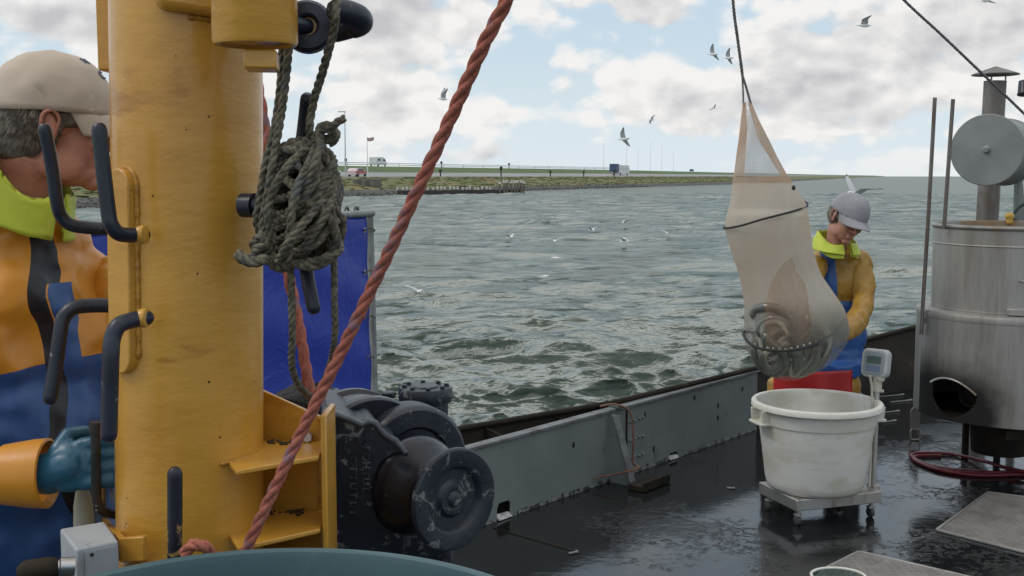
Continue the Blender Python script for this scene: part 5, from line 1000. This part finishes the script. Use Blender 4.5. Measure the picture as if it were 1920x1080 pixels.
for k in range(46):
    x, y = rng.uniform(1405, 1565), rng.uniform(592, 700); ta = rng.uniform(0, 6.28); P = []; sp_ = rng.uniform(14, 20); cu = rng.choice((-1, 1))*rng.uniform(.25, .8)
    for t in range(8):
        P.append((x, y, 0)); x += sp_*cos(ta); y += sp_*sin(ta)*.8; ta += cu+rng.uniform(-.2, .2)
        if y < 585 or y > 702: ta = -ta; y = max(585, min(702, y))
    kk = rng.uniform(.70, .86); P = [front(max(1400, min(1582, a)), b, kk) for a, b, c in P]
    if k > 30: P = [Vector((p.x, 2*NY-p.y, p.z)) for p in P]
    eel(P, rng.uniform(.012, .019), rng.uniform(0, 6.28), common)
mb = MB(); mb.ell(cz_+Vector((0, .01, -.02)), (.20, .13, .15)); o = blob('eel_heap', mb, eel_m, voxel=.01, disp=.05, dscale=.05); tag(o, kind='stuff')

# ================================================================== helper behind the net
P2 = empty('person', A2(1572, 860, 6.15), 'man in grey cap, glasses and ochre oilskins bending over the net behind the white tub', 'person'); P2.location.z = 0
hc2 = A2(1588, 408, 6.0)
T2, q2, head2, cap2o = head_parts(P2, hc2, R(-72), R(24), R(-14), skin2, cap2, (hc2.x-.045, hc2.y+.07, hc2.z-.20), hair=True, brimlen=.07)
mb = MB()
for s in (-1, 1): mb.tube(spline([T2(.098+.010*cos(a), s*.031+.022*sin(a)*(1 if 1 else 0), -.002+.017*cos(a)) for a in np.linspace(0, 2*pi, 13)[:-1]], 2, True), .0016, 6, closed=True)
mb.tube([T2(.106, -.009, .002), T2(.106, .009, .002)], .0016, 6)
for s in (-1, 1): mb.tube([T2(.098, s*.053, .003), T2(.02, s*.078, .006)], .0014, 6)
build('glasses', mb, mat('glasses_frame', (.02, .02, .02), .3), head2)
bc = Vector((A2(1568, 600, 6.2).x, 6.2, 0)); q3 = Matrix.Rotation(R(-112), 3, 'Z'); sz = A2(1600, 490, 6.15).z
jk2 = oil('ochre_and_blue_oilskin', (.40, .225, .035), (.34, .18, .025), 13)
def f():
    N = NT(jk2.node_tree); b = N.n['Principled BSDF']; lk = b.inputs['Base Color'].links[0].from_socket; v = N.node('ShaderNodeTexCoord').outputs['Object']; sp = N.node('ShaderNodeSeparateXYZ'); N.l.new(v, sp.inputs[0]); x, z = sp.outputs[0], sp.outputs[2]
    low = N.math('LESS_THAN', z, A2(1580, 566, 6.05).z); s = N.math('ADD', x, N.math('MULTIPLY', N.math('SUBTRACT', 1.2, z), -.06)); x0 = A2(1561, 500, 6.05).x-P2.location.x
    pl = N.math('LESS_THAN', N.math('ABSOLUTE', N.math('SUBTRACT', s, x0)), .030); N.set(b, 'Base Color', N.mix(N.math('MAXIMUM', low, pl), lk, (.03, .11, .36, 1)))
f()
mb = MB()
for z, rx, ry, rz, dy in ((sz-.02, .10, .19, .09, 0), (sz-.12, .125, .195, .14, .0), (sz-.28, .13, .175, .18, .02), (sz-.42, .135, .17, .16, .03), (sz-.52, .13, .17, .10, .03)): mb.ell(bc+Vector((0, dy, z)), (rx, ry, rz), q3, 24, 14)
mb.tube([bc+Vector((0, 0, sz-.52)), bc+Vector((0, .02, sz-.60))], .165, 24); blob('jacket', mb, jk2, P2, voxel=.010, sm=6, disp=.03, dscale=.11)
def S2(pts, rr, nm='sleeve'): return sleeve(P2, [A2(*p) for p in pts], rr, oil_y2, nm, disp=.022, dsc=.07, vox=.008)
S2([(1608, 492, 6.15), (1618, 540, 6.08), (1617, 578, 5.98), (1602, 604, 5.80), (1584, 622, 5.62)], [.075, .068, .06, .054, .050])
S2([(1530, 500, 6.1), (1512, 540, 6.0), (1500, 590, 5.9), (1490, 640, 5.8)], [.072, .06, .055, .045])
hand(P2, A2(1586, 620, 5.63), A2(1574, 622, 5.56), (-.8, -.5, .1), (0, 0, 1), A2(1560, 620, 5.4), glove_m)
hand(P2, A2(1490, 642, 5.8), A2(1488, 662, 5.74), (0, -.4, -1), (1, 0, 0), A2(1488, 660, 5.5), glove_m)
collar(P2, A2(1566, 470, 6.08), (.10, -.10, 1), .135, .100, .075, hivis, R(10), (.3, -1, 0))
# red apron over yellow trousers
mb = MB(); ax0, ax1 = A2(1452, 705, 5.98).x, A2(1600, 705, 5.98).x
mb.grid(lambda u, w: Vector((ax0+(ax1-ax0)*u, 6.0-.05*sin(u*pi)-.02*sin(u*14)*w, A2(1500, 694, 6.0).z-.26*w)), 30, 16); o = build('apron', mb, oil_red, P2, smooth=180); o.modifiers.new('thick', 'SOLIDIFY').thickness = .006
for px in (1468, 1588):
    b = A2(px, 720, 6.12); mb = MB(); mb.tube([Vector((bc.x+(b.x-bc.x)*.7, 6.2, .56)), Vector((b.x, 6.14, .50)), Vector((b.x, 6.14, .28)), Vector((b.x, 6.16, .10))], [.085, .085, .08, .075], 18, dome=True); blob('trouser_leg', mb, oil_y2, P2, voxel=.01, disp=.02)
    mb = MB(); mb.ell(Vector((b.x, 6.09, .05)), (.055, .14, .05)); mb.tube([Vector((b.x, 6.14, .46)), Vector((b.x, 6.16, .06))], .10, 14); blob('boot', mb, boot_m, P2, voxel=.01)

# ================================================================== boiler with chimney, drum and poles
BYc = 6.15; bx = A2(1898, 700, BYc).x; RB = bx-A2(1727, 700, BYc).x; RU = bx-A2(1757, 500, BYc).x
zf = lambda py: A2(1898, py, BYc-RB*.97).z
Bc = Vector((bx, BYc, 0)); z_bot, z_sh, z_top = zf(807), zf(602), A2(1898, 421, BYc).z
bo = empty('boiler', Bc, 'two tier round stainless boiler with sooty fire opening, at the right edge', 'boiler')
steel_b = bpy.data.materials.new('heat_stained_steel'); steel_b.use_nodes = True
def f():
    N = NT(steel_b.node_tree); b = N.n['Principled BSDF']; v = N.node('ShaderNodeTexCoord').outputs['Object']; sp = N.node('ShaderNodeSeparateXYZ'); N.l.new(v, sp.inputs[0])
    mp = N.node('ShaderNodeMapping'); N.l.new(v, mp.inputs[0]); mp.inputs['Scale'].default_value = (1, 1, .12); st = N.noise(mp.outputs[0], 9, 6, .65); st2 = N.noise(mp.outputs[0], 3.2, 3)
    cc = N.mix(N.ramp(st, .35, .7), (.40, .39, .37, 1), (.26, .245, .22, 1)); cc = N.mix(N.math('MULTIPLY', N.ramp(st2, .5, .66), .75), cc, (.32, .20, .10, 1))
    # soot spread round the fire opening
    fo = A2(1808, 775, BYc-RB*.9)-Bc; dx_ = N.math('SUBTRACT', sp.outputs[0], fo.x); dz_ = N.math('SUBTRACT', sp.outputs[2], fo.z)
    d = N.math('SQRT', N.math('ADD', N.math('MULTIPLY', dx_, dx_), N.math('MULTIPLY', dz_, dz_))); fr = N.math('LESS_THAN', sp.outputs[1], 0.0)
    soot = N.math('MULTIPLY', N.ramp(N.math('ADD', d, N.math('MULTIPLY', N.noise(v, 6, 5, .6), .16)), .20, .40, 1, 0), fr)
    cc = N.mix(soot, cc, (.012, .011, .010, 1)); N.set(b, 'Base Color', cc); N.set(b, 'Metallic', N.ramp(soot, 0, 1, .6, .1)); N.set(b, 'Roughness', N.math('ADD', .46, N.math('ADD', N.math('MULTIPLY', st, .16), N.math('MULTIPLY', soot, .3))))
    bp = N.node('ShaderNodeBump'); N.set(bp, 'Strength', .25); N.set(bp, 'Distance', .006); N.set(bp, 'Height', N.noise(v, 4, 3)); N.l.new(bp.outputs[0], b.inputs['Normal'])
f()
# lower drum with a real opening cut for the fire door
fa = math.atan2((A2(1808, 770, BYc-RB).x-bx)/RB, 1.0); a_c = math.asin(max(-.95, min(.95, (A2(1808, 770, BYc-RB*.85).x-bx)/RB)))
f_top, f_bot, f_w = zf(728), z_bot+.015, .27
mb = MB(); NU, NV = 360, 110
def cyl(u, w): a = 2*pi*u; return Bc+Vector((RB*sin(a), -RB*cos(a), z_bot+(z_sh-z_bot)*w))
vs = [cyl(i/NU, j/NV) for j in range(NV+1) for i in range(NU)]; fs = []
for j in range(NV):
    for i in range(NU):
        a = 2*pi*(i+.5)/NU; a = a-2*pi if a > pi else a; z = z_bot+(z_sh-z_bot)*(j+.5)/NV; t = (a-a_c)/(f_w); top = f_top-.05*t*t-.012*t
        if abs(t) < 1 and z < top and z > f_bot+.05*t*t*2: continue
        fs.append((j*NU+i, j*NU+(i+1) % NU, (j+1)*NU+(i+1) % NU, (j+1)*NU+i))
mb.add(vs, fs); lo = build('lower_drum', mb, steel_b, bo, smooth=40); lo.modifiers.new('thick', 'SOLIDIFY').thickness = -.006
mb = MB(); P = []
for t in np.linspace(-1.02, 1.02, 17): a = a_c+t*f_w; P.append(Bc+Vector(((RB+.012)*sin(a), -(RB+.012)*cos(a), f_top-.05*t*t-.012*t+.006)))
mb.tube(P, .006, 8); mb.tube([p+Vector((0, .012, 0)) for p in P], .005, 8); build('fire_hood', mb, steel, bo)
mb = MB(); fo = Bc+Vector((RB*.72*sin(a_c), -RB*.72*cos(a_c), (f_top+f_bot)/2+.01)); fd_ = Vector((sin(a_c), -cos(a_c), 0)); mb.lathe(fo, fd_, [(.045, -.08), (.068, -.05), (.072, .0), (.068, .004), (.055, .004), (.045, -.02), (0, -.03)], 28); build('burner', mb, rusty_m, bo)
mb = MB(); mb.lathe(Bc+Vector((0, 0, z_bot+.01)), (0, 0, 1), [(0, 0), (RB-.01, 0), (RB-.01, .01), (0, .01)], 64); build('fire_floor', mb, rusty_m, bo)
mb = MB(); mb.lathe(Bc, (0, 0, 1), [(RB-.002, z_sh-.035), (RB+.008, z_sh-.028), (RB+.010, z_sh-.006), (RB+.004, z_sh+.008), (RB-.012, z_sh+.012), (RU-.02, z_sh+.014)], 96); build('shoulder_ring', mb, steel_b, bo)
mb = MB(); mb.lathe(Bc, (0, 0, 1), [(RU, z_sh), (RU, z_sh+.02), (RU+.002, z_sh+.022), (RU, z_sh+.024), (RU, z_top-.105), (RU+.004, z_top-.10), (RU, z_top-.095), (RU, z_top-.02), (RU+.006, z_top-.016), (RU+.013, z_top-.006), (RU+.011, z_top+.004), (RU+.002, z_top+.006), (RU-.008, z_top), (RU-.01, z_top-.30), (0, z_top-.30)], 96); build('upper_drum', mb, steel_b, bo)
mb = MB(); a = R(-22); p = Bc+Vector(((RU+.012)*sin(a), -(RU+.012)*cos(a), z_sh+.035)); mb.box(p, (.11, .028, .035), a); build('lug', mb, steel_b, bo, bevel=.004)
mb = MB(); p = A2(1912, 527, BYc-RU); mb.tube([p, p+Vector((0, -.05, 0)), p+Vector((.07, -.05, -.004))], .009, 12, dome=True); build('handle', mb, steel, bo)
mb = MB(); mb.lathe(Bc+Vector((0, .12, 0)), (0, 0, 1), [(.17, z_bot), (.15, .10), (0, .10)], 48); build('under_drum_shade', mb, rusty_m, bo)  # black pot added to stand in for the shade beneath the drum
mb = MB(); mb.box(Bc+Vector((-.12, -.36, z_bot-.045)), (.16, .10, .05)); build('ash_tray', mb, rusty_m, bo, bevel=.003)
for a in (R(100), R(165), R(-168)):
    mb = MB(); c = Bc+Vector((.40*sin(a), -.40*cos(a), 0)); mb.tube([c, c+Vector((0, 0, z_bot+.01))], .02, 12); build('leg', mb, rusty_m, bo)
for pts, nm in (((( 1753, 183), (1741, 400), (1727, 627)), 'rod'), (((1787, 186), (1779, 300), (1770, 430)), 'rod')):
    mb = MB(); Yp = BYc-.05 if pts[0][0] < 1760 else BYc-.12; mb.tube([A2(x, y, Yp) for x, y in pts], .0105, 14); build(nm, mb, steel_d, bo)
mb = MB(); p = A2(1730, 600, BYc-.05); mb.box(p+Vector((.02, .01, 0)), (.05, .03, .03)); build('rod_clamp', mb, steel_d, bo, bevel=.003)
# pointed deck lug with ring
lg = empty('lashing_lug', A2(1716, 824, 5.75), 'pointed steel lug with a square ring standing on deck beside the boiler', 'lug')
pb_ = atz(1715, 826, 0); yl = pb_.y; mb = MB(); mb.prism([A2(1707, 806, yl), A2(1707, 772, yl), A2(1724, 748, yl), A2(1727, 752, yl), A2(1724, 806, yl)], (0, .012, 0)); build('plate', mb, steel_d, lg, bevel=.002)
mb = MB(); mb.tube([A2(1710, 805, yl-.01), A2(1722, 805, yl-.01), A2(1725, 809, yl-.01), A2(1725, 821, yl-.01), A2(1722, 825, yl-.01), A2(1710, 825, yl-.01), A2(1707, 821, yl-.01), A2(1707, 809, yl-.01)], .006, 8, closed=True); build('ring', mb, steel_d, lg)
# chimney
CY = 7.4
ch = empty('chimney', A2(1850, 600, CY), 'tall square sided steel flue with a conical cap behind the boiler', 'chimney'); ch.location.z = 0
mb = MB(); p1, p2 = A2(1866, 152, CY), A2(1851, 412, CY); wch = 20/F*CY; P0 = p2+(p2-p1)*2.0; mb.tube([P0, p1], wch, 24); build('flue', mb, steel_d, ch)
for dx_ in (-.045, .045, 0):
    mb = MB(); mb.tube([p1+Vector((dx_, -.05 if dx_ else .06, -.03)), p1+Vector((dx_, -.05 if dx_ else .06, .05))], .005, 8); build('cap_stay', mb, steel_d, ch)
mb = MB(); rc = 42/F*CY; mb.lathe(p1, (0, 0, 1), [(rc, .038), (rc, .044), (.01, .092), (0, .093)], 40); mb.lathe(p1, (0, 0, 1), [(rc-.002, .038), (0, .080)], 40); build('cap', mb, steel_d, ch)
# cable drum on its bracket
galv = mat('dull_galvanised_steel', (.25, .265, .26), .55, .35, c2=(.20, .21, .205), vs=4, bump=.25, bs=12, chip=(.10, .10, .09), chs=14, ct=.70)
DY = 6.6; dc = A2(1850, 281, DY); dr = 66.5/F*DY
dm = empty('cable_reel', dc, 'round grey steel reel mounted high in front of the flue', 'reel')
dax = Vector((-.62, -.785, .02)).normalized()
mb = MB(); mb.lathe(dc, dax, [(0, .0), (dr-.004, 0), (dr, -.003), (dr, -.012), (dr-.004, -.015), (0, -.015)], 72); build('flange', mb, galv, dm)
mb = MB(); mb.lathe(dc, dax, [(0, .022), (.013, .022), (.016, .018), (.016, .008), (.024, .004), (.024, 0)], 20); build('axle_nut', mb, galv, dm)
mb = MB(); mb.lathe(dc, dax, [(dr*.93, -.015), (dr*.93, -.36), (dr*.98, -.365), (dr*.98, -.38), (0, -.38)], 72); build('drum', mb, galv, dm)
mb = MB(); b = A2(1912, 345, DY+.3); mb.prism([b+Vector((-.02, 0, 0)), b+Vector((.02, 0, 0)), b+Vector((.05, 0, -.26)), b+Vector((.0, 0, -.26))], (0, .03, 0)); mb.tube([b+Vector((0, .02, .05)), b+Vector((.03, .02, -1.9))], .025, 12); build('bracket', mb, galv, dm)
mb = MB(); mb.tube(spline([A2(1925, 380, DY+.1), A2(1908, 392, DY+.1), A2(1899, 408, DY+.1), A2(1912, 416, DY+.1)], 5), .008, 10); tag(build('green_hose', mb, mat('dark_green_rubber', (.03, .06, .05), .5)), 'dark green hose bending down into the boiler rim', 'hose')
mb = MB(); mb.ell(A2(1893, 405, DY-.05), (.028, .025, .022)); mb.tube([A2(1893, 405, DY-.05), A2(1893, 420, DY-.05)], .02, 12); tag(blob('yellow_float', mb, mat('yellow_plastic', (.5, .32, .06), .5), voxel=.005), 'small yellow float on the boiler behind the rim', 'float')
mb = MB(); p = A2(1920, 166, 4.0); mb.lathe(p, (-.1, -.3, -1), [(0, -.03), (.018, -.026), (.021, .015), (.023, .022), (0, .020)], 28); mb.tube([p+Vector((0, 0, .02)), p+Vector((.06, .05, .05))], .006, 8); tag(build('deck_lamp', mb, navy), 'small dark blue deck lamp hanging at the right edge', 'lamp')
mb = MB(); rope(mb, [A2(1660, -45, 5.0), A2(1695, 0, 5.0), A2(1766, 66, 5.0), A2(1830, 127, 5.0), A2(1888, 182, 5.0), A2(1960, 252, 5.0)], .0062, pitch=.04, seg=5); tag(build('steel_cable', mb, mat('wire_rope', (.14, .14, .15), .5, .5), smooth=60), 'taut grey steel cable running down across the top right corner', 'cable')
# red hose loop on deck, hatches, basket
hose_m = mat('dark_red_hose', (.16, .018, .025), .3, c2=(.12, .012, .018), vs=10)
P = [(2010, 884), (1920, 884), (1845, 886), (1790, 882), (1745, 873), (1716, 861), (1708, 853), (1722, 850), (1760, 850), (1800, 854), (1850, 866), (1890, 878), (1960, 890), (2040, 890)]
mb = MB(); mb.tube(spline([atz(x, y, .012+(.02 if i > 9 else 0)) for i, (x, y) in enumerate(P)], 8), .0105, 12); mb.tube(spline([atz(x+4, y+5, .012+(.02 if i > 9 else 0)) for i, (x, y) in enumerate(P[:9])], 8), .0105, 12); tag(build('red_hose', mb, hose_m), 'dark red hose lying in a flat loop on the deck below the boiler', 'hose')
plate_m = bpy.data.materials.new('chequer_plate'); plate_m.use_nodes = True
def f():
    N = NT(plate_m.node_tree); b = N.n['Principled BSDF']; v = N.node('ShaderNodeTexCoord').outputs['Object']
    N.set(b, 'Base Color', N.mix(N.ramp(N.noise(v, 5, 6, .65), .4, .65), (.28, .265, .25, 1), (.19, .175, .165, 1))); N.set(b, 'Metallic', .45); N.set(b, 'Roughness', .5)
    hs = []
    for s in (1, -1):
        mp = N.node('ShaderNodeMapping'); N.l.new(v, mp.inputs[0]); mp.inputs['Rotation'].default_value = (0, 0, s*pi/4); sp = N.node('ShaderNodeSeparateXYZ'); N.l.new(mp.outputs[0], sp.inputs[0])
        a = N.math('SINE', N.math('MULTIPLY', sp.outputs[0], 2*pi/.05)); c = N.math('SINE', N.math('ADD', N.math('MULTIPLY', sp.outputs[1], 2*pi/.05), 1.57*(1+s))); hs.append(N.ramp(N.math('ADD', N.math('MULTIPLY', a, .35), c), .95, 1.2))
    bp = N.node('ShaderNodeBump'); N.set(bp, 'Strength', 1.0); N.set(bp, 'Distance', .007); N.set(bp, 'Height', N.math('ADD', N.math('MAXIMUM', hs[0], hs[1]), N.math('MULTIPLY', N.noise(v, 60, 4), .15))); N.l.new(bp.outputs[0], b.inputs['Normal'])
f()
def hatch(px, label):
    c = [atz(x, y, .012) for x, y in px]; hh = empty('deck_hatch', (sum((p.x for p in c))/len(c), sum((p.y for p in c))/len(c), 0), label, 'hatch')
    mb = MB(); mb.prism([p for p in c], (0, 0, -.0095)); build('cover', mb, plate_m, hh, bevel=.002); cen = sum(c, Vector())/len(c); o = [cen+(p-cen)*1.03 for p in c]
    for i in range(len(c)):
        if i == 2: continue
        j = (i+1) % len(c); a, b = o[i], o[j]; d = (b-a).normalized(); n = Vector((-d.y, d.x, 0))*.006; mb = MB(); mb.prism([a-n, b-n, b+n, a+n], (0, 0, -.010)); build('edge_strip', mb, steel, hh, bevel=.001)
hatch([(1762, 991), (1855, 923), (2080, 952), (2080, 1072)], 'chequered steel hatch plate at the right edge of the deck')
hatch([(1556, 1062), (1612, 1034), (1890, 1098), (1800, 1200), (1500, 1110)], 'chequered steel hatch plate at the bottom edge, below the scale')
bk = empty('fish_basket', atz(1565, 1090, 0), 'white hoop with green netting just showing at the bottom edge', 'basket')
c = A2(1572, 1080, 3.5); mb = MB(); mb.tube([c+Vector((.085*cos(a), .075*sin(a), 0)) for a in np.linspace(0, 2*pi, 37)[:-1]], .0045, 10, closed=True); build('hoop', mb, whitep, bk)
mb = MB(); mb.lathe(c, (0, 0, -1), [(.084, .0), (.088, .1), (.08, .25), (.0, .28)], 36); build('netting', mb, netmat('green_netting', (.04, .12, .09), (.2, .3, .26), .6, fold=60), bk)
# ================================================================== gulls
gull_m = bpy.data.materials.new('gull_plumage'); gull_m.use_nodes = True
def f():
    N = NT(gull_m.node_tree); b = N.n['Principled BSDF']; v = N.node('ShaderNodeTexCoord').outputs['Object']; a_ = N.node('ShaderNodeAttribute'); a_.attribute_name = 'wing'
    c = N.mix(N.ramp(a_.outputs['Fac'], .15, .3), (.85, .85, .85, 1), (.50, .51, .53, 1)); c = N.mix(N.ramp(a_.outputs['Fac'], .80, .88), c, (.10, .10, .10, 1)); N.set(b, 'Base Color', c); N.set(b, 'Roughness', .8)
f()
def gull(pos, head, pitch, bank, wa1, wa2, wb1, wb2, label, group, k=1.0, floating=False):
    # head: yaw of the beak direction; wa/wb: rise of inner and outer wing, one pair per side
    mb = MB(); q = Matrix.Rotation(head, 3, 'Z')@Matrix.Rotation(pitch, 3, 'Y')@Matrix.Rotation(bank, 3, 'X'); o = Vector(pos); W_ = []
    def ad(ps, fs, wf): mb.add([o+q@(Vector(p)*k) for p in ps], fs); W_.extend([wf(p) for p in ps])
    prof = [(-.24, .006, .0), (-.17, .03, .0), (-.08, .052, 0), (.02, .060, 0), (.10, .048, .008), (.15, .034, .018), (.19, .032, .024), (.225, .022, .022), (.24, .010, .018), (.285, .004, .010)]; ps = []; n = 12
    for x, r, z in prof:
        for t in range(n): a = 2*pi*t/n; ps.append((x, r*cos(a)*(1.6 if x < -.15 else 1), z+r*sin(a)*(.35 if x < -.15 else .95)))
    ad(ps, [(i*n+t, i*n+(t+1) % n, (i+1)*n+(t+1) % n, (i+1)*n+t) for i in range(len(prof)-1) for t in range(n)]+[tuple(range(n))[::-1], tuple((len(prof)-1)*n+t for t in range(n))], lambda p: 0.0 if p[0] < .2 else (.9 if p[0] > .25 else .1))
    if floating: ad([(-.26, -.02, .05), (-.05, -.06, .06), (.05, 0, .07), (-.05, .06, .06), (-.26, .02, .05)], [(0, 1, 2, 3, 4)], lambda p: .5)
    else:
        for s, a1, a2 in ((1, wa1, wa2), (-1, wb1, wb2)):
            st = [(0, .11, -.09), (.12, .13, -.08), (.24, .12, -.07), (.36, .06, -.09), (.47, -.01, -.11), (.56, -.09, -.125)]; ps = []; y = z = 0; last = 0
            for i, (d, fx_, bx_) in enumerate(st):
                dd = d-last; last = d; an = a1 if d <= .24 else a2; y += dd*cos(an); z += dd*sin(an); th = .012*(1-d*1.4)+.002
                ps += [(fx_, s*y, z), ((fx_+bx_)/2+.02, s*y, z+th), (bx_, s*y, z), ((fx_+bx_)/2, s*y, z-th*.5)]
            fs = [(i*4+t, i*4+(t+1) % 4, i*4+4+(t+1) % 4, i*4+4+t) for i in range(5) for t in range(4)]+[(0, 1, 2, 3), (20, 21, 22, 23)]; cnt = [0]
            def wf(p, c_=cnt): i = c_[0]//4; c_[0] += 1; return .2+.15*i
            ad(ps, fs, wf)
    ob = build('seagull', mb, gull_m, smooth=60, merge=False); at_ = ob.data.attributes.new('wing', 'FLOAT', 'POINT'); at_.data.foreach_set('value', W_); return tag(ob, label, 'gull', group)
GF, GW = 'gulls in flight', 'gulls on the water'
gull(A2(1622, 48, 36), R(172), R(2), R(-8), .95, .35, .3, .0, 'large white gull high at the right with raised wings', GF)
gull(A2(1337, 102, 52), R(150), 0, R(30), .7, .2, .5, -.2, 'left bird of the close pair flying near the hoist line', GF); gull(A2(1366, 109, 54), R(160), 0, R(35), .6, .1, .6, -.3, 'right bird of the close pair flying near the hoist line', GF)
gull(A2(832, 186, 50), R(195), 0, R(-5), 1.1, .9, 1.2, 1.0, 'gull with upswept wings just left of the red rope', GF); gull(A2(1170, 261, 46), R(160), R(6), R(40), .5, .1, .5, -.2, 'banking gull low over the horizon left of the net', GF)
gull(A2(1222, 225, 95), R(200), 0, R(40), .3, 0, .3, 0, 'small distant gull above and right of the banking gull', GF); gull(A2(1338, 203, 110), R(30), 0, R(-30), .4, .1, .4, .1, 'tiny distant gull close to the top of the net bag', GF)
gull(A2(1604, 366, 22), R(215), R(-8), R(-15), .75, .35, .75, .5, 'gull flying directly behind the grey cap with raised wings', GF); gull(A2(1848, 2, 48), R(120), 0, R(20), .4, .1, .4, .1, 'gull cut off by the top edge above the flue', GF)
for px, py, fl in [(1253, 438, 0), (1170, 453, 0), (1045, 484, 1), (955, 445, 0), (1018, 519, 1), (788, 547, 0), (1040, 452, 0), (903, 411, 0), (1110, 432, 0), (1172, 418, 0)]:
    p = atz(px, py, WZ+.10+(0 if fl else .15)); gull(p, rng.uniform(0, 6.2), 0, 0, .5, .2, .5, .2, ['white gull sitting on the choppy water of the open sea', 'gull fluttering its wings just above the waves'][1-fl], GW if fl else 'gulls fluttering over the waves', .85, bool(fl))
